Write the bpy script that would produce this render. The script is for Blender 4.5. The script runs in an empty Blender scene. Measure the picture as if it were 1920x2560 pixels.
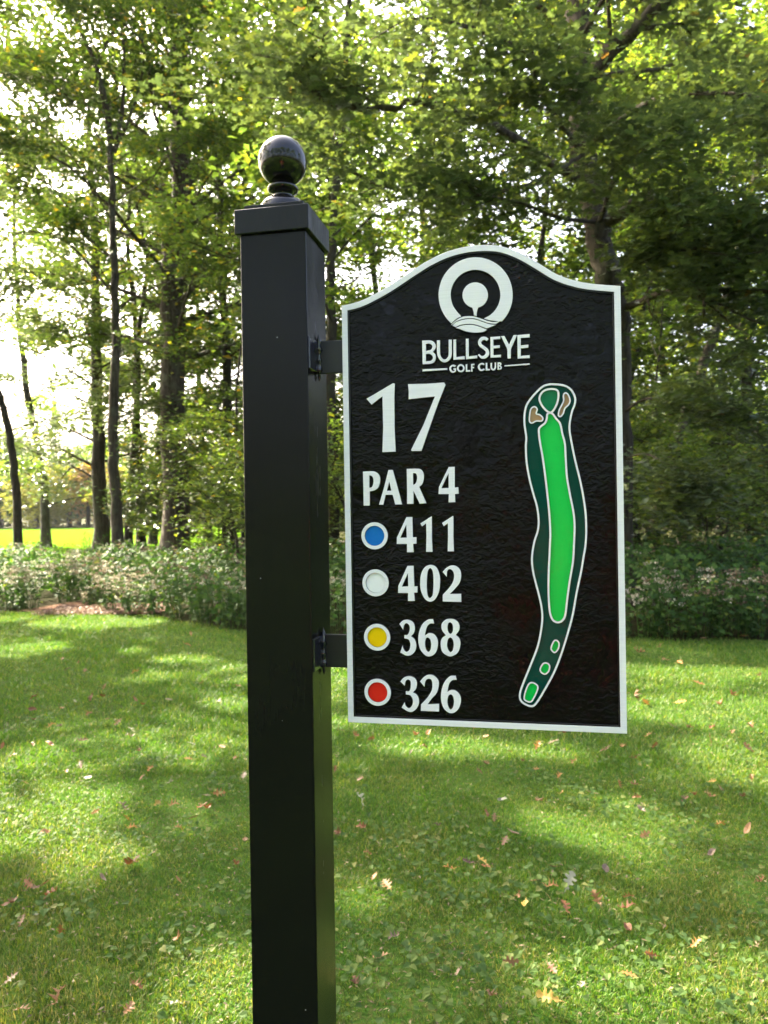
import bpy, bmesh, math, random, zlib
import numpy as np
from mathutils import Vector, Matrix
rng = np.random.default_rng(7)
random.seed(7)
sc = bpy.context.scene
C = sc.collection
PI = math.pi

# ------------------------------------------------------------------ camera, sky, sun, exposure
EYE = 1.5
PITCH, ROLL, FPX = 0.0024, -0.0154, 1923.0          # focal length in pixels of a 2560 px tall frame
_F = Vector((0, math.cos(PITCH), -math.sin(PITCH)))
_U0 = Vector((0, math.sin(PITCH), math.cos(PITCH)))
_X0 = Vector((1, 0, 0))
_X = math.cos(ROLL)*_X0 + math.sin(ROLL)*_U0
_U = -math.sin(ROLL)*_X0 + math.cos(ROLL)*_U0
cam_d = bpy.data.cameras.new('camera')
cam = bpy.data.objects.new('camera', cam_d)
C.objects.link(cam)
M = Matrix(((_X.x, _U.x, -_F.x, 0), (_X.y, _U.y, -_F.y, 0), (_X.z, _U.z, -_F.z, EYE), (0, 0, 0, 1)))
cam.matrix_world = M
cam_d.sensor_fit = 'VERTICAL'
cam_d.sensor_height = 34.6
cam_d.lens = 34.6*FPX/2560
cam_d.clip_start = 0.05
cam_d.clip_end = 2000
cam_d.dof.use_dof = True
cam_d.dof.focus_distance = 1.15
cam_d.dof.aperture_fstop = 9.0
sc.camera = cam

SUN_AZ, SUN_EL = -50.0, 37.0                         # degrees clockwise from +Y, degrees above the horizon
world = bpy.data.worlds.new("World")
sc.world = world
world.use_nodes = True
wn = world.node_tree
sky = wn.nodes.new('ShaderNodeTexSky')
sky.sky_type = 'NISHITA'
sky.sun_disc = False
sky.sun_elevation = math.radians(SUN_EL)
sky.sun_rotation = math.radians(SUN_AZ)
sky.dust_density = 9.0
sky.air_density = 0.7
sky.ozone_density = 0.0
bg = wn.nodes['Background']
wn.links.new(sky.outputs[0], bg.inputs[0])
bg.inputs[1].default_value = 0.15
SD = Vector((math.cos(math.radians(SUN_EL))*math.sin(math.radians(SUN_AZ)),
             math.cos(math.radians(SUN_EL))*math.cos(math.radians(SUN_AZ)), math.sin(math.radians(SUN_EL))))
sun_d = bpy.data.lights.new('sun', 'SUN')
sun_d.energy = 5.0
sun_d.angle = math.radians(0.53)
sun_d.color = (1.0, 0.91, 0.70)
sun = bpy.data.objects.new('sun', sun_d)
sun.rotation_euler = (-SD).to_track_quat('-Z', 'Y').to_euler()
sun.location = SD*40
C.objects.link(sun)
sc.view_settings.view_transform = 'Standard'
sc.view_settings.look = 'None'
sc.view_settings.exposure = 3.2
sc.view_settings.gamma = 1.0
sc.view_settings.use_curve_mapping = False

# ------------------------------------------------------------------ helpers
def tag(o, label=None, cat=None, group=None, kind=None):
    if label: o['label'] = label
    if cat: o['category'] = cat
    if group: o['group'] = group
    if kind: o['kind'] = kind
    return o

def link(name, mesh, parent=None):
    o = bpy.data.objects.new(name, mesh)
    C.objects.link(o)
    if parent: o.parent = parent
    return o

def empty(name, loc=(0, 0, 0), rz=0):
    o = bpy.data.objects.new(name, None)
    o.location = loc
    o.rotation_euler = (0, 0, rz)
    o.empty_display_size = 0.1
    C.objects.link(o)
    return o

def copy_tree(o, parent=None):
    c = o.copy()
    C.objects.link(c)
    if parent: c.parent = parent
    for ch in o.children: copy_tree(ch, c)
    return c

def np_mesh(name, V, F3=None, mats=(), midx=None, smooth=False, F4=None):
    """mesh from a vertex array and triangle / quad index arrays"""
    me = bpy.data.meshes.new(name)
    V = np.asarray(V, dtype=np.float32)
    parts = []
    if F3 is not None and len(F3): parts.append((np.asarray(F3, dtype=np.int32), 3))
    if F4 is not None and len(F4): parts.append((np.asarray(F4, dtype=np.int32), 4))
    loops = np.concatenate([p.ravel() for p, _ in parts])
    tot = np.concatenate([np.full(len(p), k, dtype=np.int32) for p, k in parts])
    start = np.concatenate([[0], np.cumsum(tot)[:-1]]).astype(np.int32)
    me.vertices.add(len(V)); me.vertices.foreach_set('co', V.ravel())
    me.loops.add(len(loops)); me.loops.foreach_set('vertex_index', loops)
    me.polygons.add(len(tot)); me.polygons.foreach_set('loop_start', start)
    for m in mats: me.materials.append(m)
    if midx is not None: me.polygons.foreach_set('material_index', np.asarray(midx, dtype=np.int32))
    me.update(calc_edges=True)
    me.polygons.foreach_set('use_smooth', np.full(len(tot), bool(smooth)))
    return me

# ------------------------------------------------------------------ materials
def mat(name):
    m = bpy.data.materials.new(name)
    m.use_nodes = True
    nt = m.node_tree
    return m, nt, nt.nodes['Principled BSDF'], nt.nodes['Material Output']

def N(nt, kind, **kw):
    n = nt.nodes.new(kind)
    for k, v in kw.items(): setattr(n, k, v)
    return n

def ramp(nt, stops, interp='LINEAR'):
    r = nt.nodes.new('ShaderNodeValToRGB')
    r.color_ramp.interpolation = interp
    el = r.color_ramp.elements
    while len(el) < len(stops): el.new(0.5)
    for e, (p, c) in zip(el, stops):
        e.position = p
        e.color = (*c, 1)
    return r

def srgb(r, g, b):
    f = lambda c: (c/255)/12.92 if c <= 10 else ((c/255+0.055)/1.055)**2.4
    return (f(r), f(g), f(b))

def noise(nt, scale, detail=4, rough=0.55, vec=None):
    n = nt.nodes.new('ShaderNodeTexNoise')
    n.inputs['Scale'].default_value = scale
    n.inputs['Detail'].default_value = detail
    n.inputs['Roughness'].default_value = rough
    if vec is not None: nt.links.new(vec, n.inputs['Vector'])
    return n

def leaf_mat(name, stops, trans=0.45, tint=(1.5, 1.7, 0.6), gloss=0.38, spec=0.45, interp='LINEAR'):
    """leaf colour drawn once per leaf; light passes through the blade"""
    m, nt, p, out = mat(name)
    g = N(nt, 'ShaderNodeNewGeometry')
    r = ramp(nt, stops, interp)
    nt.links.new(g.outputs['Random Per Island'], r.inputs[0])
    nt.links.new(r.outputs[0], p.inputs['Base Color'])
    p.inputs['Roughness'].default_value = gloss
    p.inputs['Specular IOR Level'].default_value = spec
    mul = N(nt, 'ShaderNodeMixRGB', blend_type='MULTIPLY')
    mul.inputs[0].default_value = 1
    mul.inputs[2].default_value = (*tint, 1)
    nt.links.new(r.outputs[0], mul.inputs[1])
    t = N(nt, 'ShaderNodeBsdfTranslucent')
    nt.links.new(mul.outputs[0], t.inputs[0])
    mx = N(nt, 'ShaderNodeMixShader')
    mx.inputs[0].default_value = trans
    nt.links.new(p.outputs[0], mx.inputs[1])
    nt.links.new(t.outputs[0], mx.inputs[2])
    nt.links.new(mx.outputs[0], out.inputs[0])
    return m

M_leaf_oak = leaf_mat('oak_leaf', [(0, (0.042, 0.066, 0.034)), (0.55, (0.074, 0.104, 0.048)), (0.88, (0.110, 0.142, 0.048)),
                                   (0.996, (0.13, 0.16, 0.03)), (0.998, (0.30, 0.13, 0.03)), (1, (0.20, 0.09, 0.03))], trans=0.34, gloss=0.34, spec=0.7, tint=(1.6, 1.6, 0.75))
M_leaf_maple = leaf_mat('maple_leaf', [(0, (0.031, 0.058, 0.015)), (0.5, (0.049, 0.086, 0.019)), (0.88, (0.084, 0.124, 0.022)),
                                       (0.975, (0.18, 0.18, 0.02)), (1, (0.36, 0.22, 0.03))], trans=0.42, tint=(1.65, 1.65, 0.6))
M_leaf_wood = leaf_mat('woodland_leaf', [(0, (0.056, 0.098, 0.028)), (0.5, (0.092, 0.146, 0.036)), (0.88, (0.14, 0.19, 0.038)), (1, (0.20, 0.195, 0.03))], trans=0.48, tint=(1.75, 1.75, 0.65))
M_leaf_grey = leaf_mat('dusty_green_leaf', [(0, (0.032, 0.052, 0.024)), (0.7, (0.058, 0.080, 0.034)), (1, (0.10, 0.12, 0.04))], trans=0.4, tint=(1.7, 1.8, 0.6))
M_far = {
    'green': leaf_mat('distant_green', [(0, (0.030, 0.050, 0.020)), (1, (0.065, 0.090, 0.034))], trans=0.3, gloss=0.7, spec=0.1),
    'pale': leaf_mat('distant_pale', [(0, (0.06, 0.09, 0.04)), (1, (0.12, 0.15, 0.065))], trans=0.3, gloss=0.7, spec=0.1),
    'yellow': leaf_mat('distant_yellow', [(0, (0.13, 0.13, 0.03)), (1, (0.23, 0.20, 0.05))], trans=0.3, gloss=0.7, spec=0.1),
    'orange': leaf_mat('distant_orange', [(0, (0.26, 0.12, 0.05)), (1, (0.30, 0.22, 0.08))], trans=0.3, gloss=0.7, spec=0.1),
    'blue': leaf_mat('distant_conifer', [(0, (0.04, 0.075, 0.05)), (1, (0.08, 0.12, 0.07))], trans=0.2, gloss=0.7, spec=0.1),
}
M_herb = leaf_mat('heart_leaf', [(0, (0.026, 0.062, 0.014)), (0.7, (0.046, 0.098, 0.020)), (0.95, (0.078, 0.135, 0.024)), (1, (0.17, 0.18, 0.03))], trans=0.35, gloss=0.6, spec=0.18)
M_flower = leaf_mat('snakeroot_flower', [(0, (0.15, 0.13, 0.085)), (0.35, (0.26, 0.23, 0.16)), (0.7, (0.38, 0.35, 0.27)), (1, (0.55, 0.53, 0.44))], trans=0.3, tint=(1, 1, 0.95), gloss=0.8, spec=0.1)
M_flower_pink = leaf_mat('faded_flower', [(0, (0.08, 0.055, 0.032)), (0.5, (0.16, 0.115, 0.075)), (1, (0.30, 0.23, 0.17))], trans=0.3, tint=(1, 0.95, 0.9), gloss=0.8, spec=0.1)
M_weed = leaf_mat('lawn_weed', [(0, (0.038, 0.075, 0.020)), (0.6, (0.065, 0.11, 0.028)), (0.9, (0.10, 0.14, 0.036)), (1, (0.17, 0.17, 0.06))], trans=0.35, gloss=0.65, spec=0.12)

def grass_mat():
    m, nt, p, out = mat('grass_blade')
    g = N(nt, 'ShaderNodeNewGeometry')
    r = ramp(nt, [(0, (0.029, 0.088, 0.008)), (0.6, (0.058, 0.134, 0.010)), (0.9, (0.105, 0.165, 0.012)), (0.97, (0.14, 0.17, 0.03)), (1, (0.26, 0.22, 0.10))])
    r2 = ramp(nt, [(0, (0.055, 0.104, 0.011)), (0.5, (0.098, 0.140, 0.016)), (0.82, (0.17, 0.165, 0.038)), (1, (0.29, 0.23, 0.11))])
    nt.links.new(g.outputs['Random Per Island'], r.inputs[0])
    nt.links.new(g.outputs['Random Per Island'], r2.inputs[0])
    n = noise(nt, 1.1, 5, 0.6, g.outputs['Position'])
    cr = ramp(nt, [(0.42, (0, 0, 0)), (0.62, (1, 1, 1))])
    nt.links.new(n.outputs[0], cr.inputs[0])
    # towards the camera end of the lawn the turf is drier and thinner
    sx = N(nt, 'ShaderNodeSeparateXYZ'); nt.links.new(g.outputs['Position'], sx.inputs[0])
    mr = N(nt, 'ShaderNodeMapRange'); mr.inputs[1].default_value = 5.0; mr.inputs[2].default_value = 2.4
    mr.inputs[3].default_value = 0.30; mr.inputs[4].default_value = 1.0
    nt.links.new(sx.outputs[1], mr.inputs[0])
    mm = N(nt, 'ShaderNodeMath', operation='MULTIPLY'); nt.links.new(cr.outputs[0], mm.inputs[0]); nt.links.new(mr.outputs[0], mm.inputs[1])
    mix = N(nt, 'ShaderNodeMixRGB'); nt.links.new(mm.outputs[0], mix.inputs[0])
    nt.links.new(r.outputs[0], mix.inputs[1]); nt.links.new(r2.outputs[0], mix.inputs[2])
    nt.links.new(mix.outputs[0], p.inputs['Base Color'])
    p.inputs['Roughness'].default_value = 0.5
    p.inputs['Specular IOR Level'].default_value = 0.3
    t = N(nt, 'ShaderNodeBsdfTranslucent')
    mul = N(nt, 'ShaderNodeMixRGB', blend_type='MULTIPLY'); mul.inputs[0].default_value = 1; mul.inputs[2].default_value = (1.5, 1.5, 0.7, 1)
    nt.links.new(mix.outputs[0], mul.inputs[1]); nt.links.new(mul.outputs[0], t.inputs[0])
    mx = N(nt, 'ShaderNodeMixShader'); mx.inputs[0].default_value = 0.45
    nt.links.new(p.outputs[0], mx.inputs[1]); nt.links.new(t.outputs[0], mx.inputs[2])
    nt.links.new(mx.outputs[0], out.inputs[0])
    return m
M_grass = grass_mat()

def ground_mat(name, a, b, c, s1=3.0, s2=60.0, bump=0.02):
    m, nt, p, out = mat(name)
    tc = N(nt, 'ShaderNodeNewGeometry')
    n1 = noise(nt, s1, 6, 0.6, tc.outputs['Position']); n2 = noise(nt, s2, 4, 0.7, tc.outputs['Position'])
    r1 = ramp(nt, [(0.35, a), (0.65, b)]); nt.links.new(n1.outputs[0], r1.inputs[0])
    r2 = ramp(nt, [(0.45, (0, 0, 0)), (0.7, (1, 1, 1))]); nt.links.new(n2.outputs[0], r2.inputs[0])
    mx = N(nt, 'ShaderNodeMixRGB'); nt.links.new(r2.outputs[0], mx.inputs[0])
    nt.links.new(r1.outputs[0], mx.inputs[1]); mx.inputs[2].default_value = (*c, 1)
    nt.links.new(mx.outputs[0], p.inputs['Base Color'])
    p.inputs['Roughness'].default_value = 0.95; p.inputs['Specular IOR Level'].default_value = 0.02
    bp = N(nt, 'ShaderNodeBump'); bp.inputs['Strength'].default_value = 0.8; bp.inputs['Distance'].default_value = bump
    nt.links.new(n2.outputs[0], bp.inputs['Height']); nt.links.new(bp.outputs[0], p.inputs['Normal'])
    return m
M_lawn = ground_mat('lawn_turf', (0.028, 0.078, 0.010), (0.044, 0.092, 0.014), (0.085, 0.080, 0.028))
M_fair = ground_mat('fairway_turf', (0.052, 0.110, 0.006), (0.066, 0.126, 0.008), (0.057, 0.116, 0.007), 0.15, 6.0, 0.01)
M_floor = ground_mat('leaf_litter', (0.024, 0.022, 0.010), (0.020, 0.032, 0.008), (0.045, 0.034, 0.018), 0.8, 18.0, 0.05)
M_mulch = ground_mat('bark_mulch', (0.16, 0.085, 0.055), (0.26, 0.15, 0.105), (0.34, 0.21, 0.15), 5.0, 45.0, 0.04)

def bark_mat(name, dark, light, lichen):
    m, nt, p, out = mat(name)
    tc = N(nt, 'ShaderNodeTexCoord')
    mp = N(nt, 'ShaderNodeMapping'); mp.inputs['Scale'].default_value = (9, 9, 1.4)
    nt.links.new(tc.outputs['Object'], mp.inputs[0])
    n1 = noise(nt, 2.2, 8, 0.65, mp.outputs[0])
    n2 = noise(nt, 3.0, 4, 0.5, tc.outputs['Object'])
    r = ramp(nt, [(0.35, dark), (0.62, light)]); nt.links.new(n1.outputs[0], r.inputs[0])
    r2 = ramp(nt, [(0.52, (0, 0, 0)), (0.66, (1, 1, 1))]); nt.links.new(n2.outputs[0], r2.inputs[0])
    mm = N(nt, 'ShaderNodeMath', operation='MULTIPLY'); mm.inputs[1].default_value = 0.55; nt.links.new(r2.outputs[0], mm.inputs[0])
    mx = N(nt, 'ShaderNodeMixRGB'); nt.links.new(mm.outputs[0], mx.inputs[0]); nt.links.new(r.outputs[0], mx.inputs[1]); mx.inputs[2].default_value = (*lichen, 1)
    nt.links.new(mx.outputs[0], p.inputs['Base Color'])
    p.inputs['Roughness'].default_value = 0.9; p.inputs['Specular IOR Level'].default_value = 0.2
    bp = N(nt, 'ShaderNodeBump'); bp.inputs['Strength'].default_value = 1.0; bp.inputs['Distance'].default_value = 0.04
    nt.links.new(n1.outputs[0], bp.inputs['Height']); nt.links.new(bp.outputs[0], p.inputs['Normal'])
    return m
M_bark = bark_mat('grey_brown_bark', (0.022, 0.016, 0.011), (0.085, 0.066, 0.047), (0.10, 0.10, 0.07))
M_bark_dk = bark_mat('dark_bark', (0.014, 0.011, 0.008), (0.052, 0.040, 0.028), (0.055, 0.06, 0.035))

# ------------------------------------------------------------------ setting: ground sheets
def sheet(name, poly, z, m, sub=0):
    bm = bmesh.new()
    vs = [bm.verts.new((x, y, z)) for x, y in poly]
    f = bm.faces.new(vs)
    bmesh.ops.triangulate(bm, faces=[f])
    bm.normal_update()
    for f in bm.faces:
        if f.normal.z < 0: f.normal_flip()
    me = bpy.data.meshes.new(name); bm.to_mesh(me); bm.free(); me.materials.append(m)
    return tag(link(name, me), kind='structure')
sheet('ground', [(-900, -900), (900, -900), (900, 1200), (-900, 1200)], -0.012, M_floor)
def bed_front(x):                                        # where the mown lawn ends, y as a function of x
    pts = [(-14, 12.6), (-8, 12.2), (-6, 11.9), (-4.6, 11.9), (-3.4, 11.2), (-2.2, 10.0), (-1.2, 9.2), (0, 9.0), (2.2, 8.6), (4.2, 8.45), (8, 8.2), (14, 8.0)]
    return float(np.interp(x, [p[0] for p in pts], [p[1] for p in pts]))
xs = np.linspace(-14, 14, 57)
sheet('lawn', [(-30, -40), (30, -40), (30, 8.0)] + [(x, bed_front(x) + 0.06*math.sin(x*5)+0.05*math.sin(x*11.3)) for x in xs[::-1]] + [(-30, 12.6)], -0.004, M_lawn)
M_fair.node_tree.nodes['Principled BSDF'].inputs['Specular IOR Level'].default_value = 0.0
sheet('fairway', [(-160, 30), (-30, 24), (-16, 22.5), (-9.5, 24), (-8, 31), (-9, 50), (-8, 60), (-14, 86), (-24, 92), (-160, 100)], 0.0, M_fair)
sheet('mulch_bed', [(-5.3, 11.75), (-5.0, 11.6), (-4.1, 11.5), (-3.5, 11.6), (-3.3, 12.0), (-3.6, 13.0), (-5.4, 13.2), (-5.8, 12.2)], 0.002, M_mulch)

# ------------------------------------------------------------------ the sign
def paint(name, col, rough, bump_scale=None, bump=0.0005, spec=0.5, coat=0.0, stretch=(1, 1, 1), specks=False, grain=0.0, ripple=False, streak=False):
    m, nt, p, out = mat(name)
    p.inputs['Roughness'].default_value = rough
    p.inputs['Specular IOR Level'].default_value = spec
    p.inputs['Coat Weight'].default_value = coat
    p.inputs['Coat Roughness'].default_value = 0.06
    tc = N(nt, 'ShaderNodeTexCoord')
    base = N(nt, 'ShaderNodeRGB'); base.outputs[0].default_value = (*col, 1)
    last = base.outputs[0]
    if grain:
        mp = N(nt, 'ShaderNodeMapping'); mp.inputs['Scale'].default_value = (18, 18, 900)
        nt.links.new(tc.outputs['Object'], mp.inputs[0])
        g = noise(nt, 1.0, 3, 0.6, mp.outputs[0])
        r = ramp(nt, [(0.3, tuple(c*(1-grain) for c in col)), (0.6, col)])
        nt.links.new(g.outputs[0], r.inputs[0]); last = r.outputs[0]
    if specks:
        v = N(nt, 'ShaderNodeTexVoronoi'); v.inputs['Scale'].default_value = 34
        nt.links.new(tc.outputs['Object'], v.inputs['Vector'])
        th = N(nt, 'ShaderNodeMath', operation='LESS_THAN'); th.inputs[1].default_value = 0.030
        nt.links.new(v.outputs['Distance'], th.inputs[0])
        gate = N(nt, 'ShaderNodeMath', operation='GREATER_THAN'); gate.inputs[1].default_value = 0.80
        sep = N(nt, 'ShaderNodeSeparateXYZ'); nt.links.new(v.outputs['Color'], sep.inputs[0]); nt.links.new(sep.outputs[0], gate.inputs[0])
        mm = N(nt, 'ShaderNodeMath', operation='MULTIPLY'); nt.links.new(th.outputs[0], mm.inputs[0]); nt.links.new(gate.outputs[0], mm.inputs[1])
        mx = N(nt, 'ShaderNodeMixRGB'); nt.links.new(mm.outputs[0], mx.inputs[0]); nt.links.new(last, mx.inputs[1]); mx.inputs[2].default_value = (0.35, 0.35, 0.33, 1)
        last = mx.outputs[0]
    nt.links.new(last, p.inputs['Base Color'])
    if streak:                                            # rain marks and rubbed places change the sheen
        mp = N(nt, 'ShaderNodeMapping'); mp.inputs['Scale'].default_value = (55, 55, 2.2); nt.links.new(tc.outputs['Object'], mp.inputs[0])
        s1 = noise(nt, 1.0, 5, .65, mp.outputs[0]); s2 = noise(nt, 7, 4, .6, tc.outputs['Object'])
        ad = N(nt, 'ShaderNodeMath', operation='ADD'); nt.links.new(s1.outputs[0], ad.inputs[0]); nt.links.new(s2.outputs[0], ad.inputs[1])
        rr = N(nt, 'ShaderNodeMapRange'); rr.inputs[1].default_value = .75; rr.inputs[2].default_value = 1.3; rr.inputs[3].default_value = rough*.92; rr.inputs[4].default_value = rough*1.3
        nt.links.new(ad.outputs[0], rr.inputs[0]); nt.links.new(rr.outputs[0], p.inputs['Roughness'])
    if bump_scale:
        mp = N(nt, 'ShaderNodeMapping'); mp.inputs['Scale'].default_value = stretch
        nt.links.new(tc.outputs['Object'], mp.inputs[0])
        n1 = noise(nt, bump_scale, 3, 0.55, mp.outputs[0])
        if ripple:                                        # lumps that come and go over the hand tooled ground
            n1.inputs['Detail'].default_value = 5; n1.inputs['Distortion'].default_value = 0.9
            big = noise(nt, 9, 3, .6, tc.outputs['Object']); mrr = N(nt, 'ShaderNodeMapRange'); mrr.inputs[1].default_value = .35; mrr.inputs[2].default_value = .65; mrr.inputs[3].default_value = .12; mrr.inputs[4].default_value = 2.0
            nt.links.new(big.outputs[0], mrr.inputs[0]); mlt = N(nt, 'ShaderNodeMath', operation='MULTIPLY'); nt.links.new(n1.outputs[0], mlt.inputs[0]); nt.links.new(mrr.outputs[0], mlt.inputs[1])
            n1 = mlt
        bp = N(nt, 'ShaderNodeBump'); bp.inputs['Strength'].default_value = 1.0; bp.inputs['Distance'].default_value = bump
        nt.links.new(n1.outputs[0], bp.inputs['Height']); nt.links.new(bp.outputs[0], p.inputs['Normal'])
    return m
P_post = paint('satin_black_metal', (0.0055, 0.005, 0.0055), 0.22, 10, 0.0006, spec=0.22, specks=True, streak=True)
P_cap = paint('brushed_on_black_paint', (0.008, 0.008, 0.010), 0.28, 60, 0.0012, spec=0.27, stretch=(1, 1, 0.22), specks=True)
P_ball = paint('gloss_black_paint', (0.007, 0.0055, 0.006), 0.13, 22, 0.00008, spec=0.5, coat=0.0)
P_bar = paint('flat_black_bar', (0.013, 0.013, 0.014), 0.42, 30, 0.0004)
P_weld = paint('black_painted_weld', (0.010, 0.010, 0.020), 0.15, 90, 0.0015, coat=0.5)
P_board = paint('rippled_gloss_black', (0.0035, 0.003, 0.003), 0.035, 95, 0.0019, spec=0.17, coat=0.0, stretch=(0.9, 1, 1.25), ripple=True)
P_white = paint('routed_white_paint', (0.85, 0.84, 0.86), 0.45, None, grain=0.08)
P_edge = paint('black_routed_edge', (0.008, 0.008, 0.009), 0.3)
P_rough = paint('deep_green_enamel', (0.000, 0.058, 0.040), 0.13, 60, 0.0005, spec=0.18)
P_fair = paint('bright_green_enamel', (0.000, 0.55, 0.070), 0.18, 55, 0.0005, spec=0.3)
P_green = paint('mid_green_enamel', (0.000, 0.165, 0.055), 0.18, 55, 0.0005, spec=0.3)
P_sand = paint('sand_enamel', (0.46, 0.28, 0.13), 0.3, 55, 0.0004, spec=0.3)
P_blue = paint('blue_enamel', (0.002, 0.155, 0.55), 0.2, 60, 0.0007, spec=0.3)
P_wdot = paint('white_enamel', (0.90, 0.90, 0.91), 0.15, 60, 0.0005)
P_yel = paint('yellow_enamel', (0.90, 0.58, 0.002), 0.2, 60, 0.0005, spec=0.3)
P_red = paint('red_enamel', (0.72, 0.018, 0.012), 0.16, 60, 0.0008, spec=0.35)

TH = 0.2023
root = empty('hole_sign', (-0.2075, 1.1418, 0), -TH)
tag(root, 'black metal post with ball finial carrying a black and white golf hole 17 sign', 'sign')
Z0 = EYE                                                  # heights below were measured from eye level
PW = 0.1016

def box_bm(bm, x0, x1, y0, y1, z0, z1):
    vs = [bm.verts.new(p) for p in ((x0, y0, z0), (x1, y0, z0), (x1, y1, z0), (x0, y1, z0), (x0, y0, z1), (x1, y0, z1), (x1, y1, z1), (x0, y1, z1))]
    for f in ((0, 3, 2, 1), (4, 5, 6, 7), (0, 1, 5, 4), (1, 2, 6, 5), (2, 3, 7, 6), (3, 0, 4, 7)):
        bm.faces.new([vs[i] for i in f])

def finish(name, bm, m, parent, bevel=0.0, seg=2, smooth=False):
    if bevel:
        bmesh.ops.bevel(bm, geom=list(bm.edges), offset=bevel, segments=seg, affect='EDGES', profile=0.5)
    me = bpy.data.meshes.new(name)
    bm.normal_update()
    bm.to_mesh(me); bm.free()
    me.materials.append(m)
    if smooth:
        for p in me.polygons: p.use_smooth = True
    return link(name, me, parent)

bm = bmesh.new(); box_bm(bm, 0, PW, 0, PW, -0.05, Z0+0.4150); finish('post', bm, P_post, root, 0.0022, 3)
bm = bmesh.new()
c = 0.0061
box_bm(bm, -c, PW+c, -c, PW+c, Z0+0.4100, Z0+0.4467)
cap = finish('post_cap', bm, P_cap, root, 0.0016, 3)
bm = bmesh.new(); box_bm(bm, 0.005, PW-0.005, 0.005, PW-0.005, Z0+0.4469, Z0+0.4560); finish('cap_plate', bm, P_cap, cap, 0.0012, 2)

def lathe(name, prof, cx, cy, m, parent, seg=48):
    V = []; F = []
    for r, z in prof:
        for k in range(seg):
            a = 2*PI*k/seg
            V.append((cx+r*math.cos(a), cy+r*math.sin(a), z))
    for i in range(len(prof)-1):
        for k in range(seg):
            F.append((i*seg+k, i*seg+(k+1) % seg, (i+1)*seg+(k+1) % seg, (i+1)*seg+k))
    return link(name, np_mesh(name, V, F4=F, mats=[m], smooth=True), parent)
BR, BC = 0.0372, Z0+0.5365
neck_prof = [(0.0005, Z0+0.4561), (0.037, Z0+0.4562), (0.037, Z0+0.458), (0.0355, Z0+0.466), (0.031, Z0+0.4735), (0.022, Z0+0.4775), (0.0155, Z0+0.480), (0.0145, Z0+0.4835), (0.0155, Z0+0.4865),
             (0.0215, Z0+0.4895), (0.0239, Z0+0.4935), (0.0238, Z0+0.4955), (0.0228, Z0+0.4972), (0.0190, Z0+0.4988), (0.0180, Z0+0.5010), (0.0172, Z0+0.5040), (0.001, Z0+0.506)]
fin = lathe('finial_ball', [(max(0.0002, BR*math.cos(t)), BC+BR*math.sin(t)) for t in np.linspace(-PI/2, PI/2, 33)], PW/2, PW/2, P_ball, root, 64)
lathe('finial_neck', neck_prof, PW/2, PW/2, P_ball, fin)

SU, SZ = 0.1448, Z0-0.3158                                # lower left corner of the sign face
SW, SH = 0.3994, 0.6216
VF, VB = 0.0360, 0.0408                                   # raised face, routed black ground
def weld(parent, z0, z1):
    V = []; F = []; n = 15; seg = 10
    for i in range(n):
        t = i/(n-1); z = z0-0.012+(z1-z0+0.024)*t
        r = 0.0042*(1-abs(2*t-1)**5)*(1+0.35*math.sin(i*2.3)+0.2*math.sin(i*5.1))
        for k in range(seg):
            a = 2*PI*k/seg
            V.append((0.1050+max(r, .0002)*1.1*math.cos(a), 0.0480+0.0012*math.sin(i*1.7)+max(r, .0002)*math.sin(a), z))
    for i in range(n-1):
        for k in range(seg): F.append((i*seg+k, i*seg+(k+1) % seg, (i+1)*seg+(k+1) % seg, (i+1)*seg+k))
    link('weld_bead', np_mesh('weld_bead', V, F4=F, mats=[P_weld], smooth=True), parent)
for z0, z1 in ((Z0+0.2085, Z0+0.2575), (Z0-0.2367, Z0-0.1872)):
    bm = bmesh.new(); box_bm(bm, PW-0.002, SU+0.03, 0.0470, 0.0550, z0, z1)
    br = finish('bracket', bm, P_bar, root, 0.0007, 1)
    bm = bmesh.new(); box_bm(bm, PW-0.001, PW+0.0026, 0.004, 0.0468, z0+0.001, z1-0.001)
    finish('mounting_plate', bm, P_weld, br, 0.0007, 1)
    weld(br, z0, z1)

# outlines: closed contours, third value 1 = corner; the rest is a smooth curve
def smooth(cn, k=6):
    cn = [tuple(p) for p in cn]
    n = len(cn)
    corners = [i for i, p in enumerate(cn) if len(p) > 2]
    P = [np.array(p[:2]) for p in cn]
    def cr(a, b, c_, d, t):
        return 0.5*((2*b)+(-a+c_)*t+(2*a-5*b+4*c_-d)*t*t+(-a+3*b-3*c_+d)*t**3)
    out = []
    if not corners:
        for i in range(n):
            a, b, c_, d = P[i-1], P[i], P[(i+1) % n], P[(i+2) % n]
            out += [cr(a, b, c_, d, t/k) for t in range(k)]
        return out
    s = corners[0]
    P = P[s:]+P[:s]; cn = cn[s:]+cn[:s]
    P.append(P[0]); cn.append(cn[0])
    i = 0
    while i < n:
        j = i+1
        while len(cn[j]) < 3: j += 1
        if j == i+1: out.append(P[i])
        else:
            run = P[i:j+1]
            for q in range(len(run)-1):
                a = run[q-1] if q else run[0]*2-run[1]
                d = run[q+2] if q+2 < len(run) else run[-1]*2-run[-2]
                out += [cr(a, run[q], run[q+1], d, t/k) for t in range(k)]
        i = j
    return out

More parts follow.
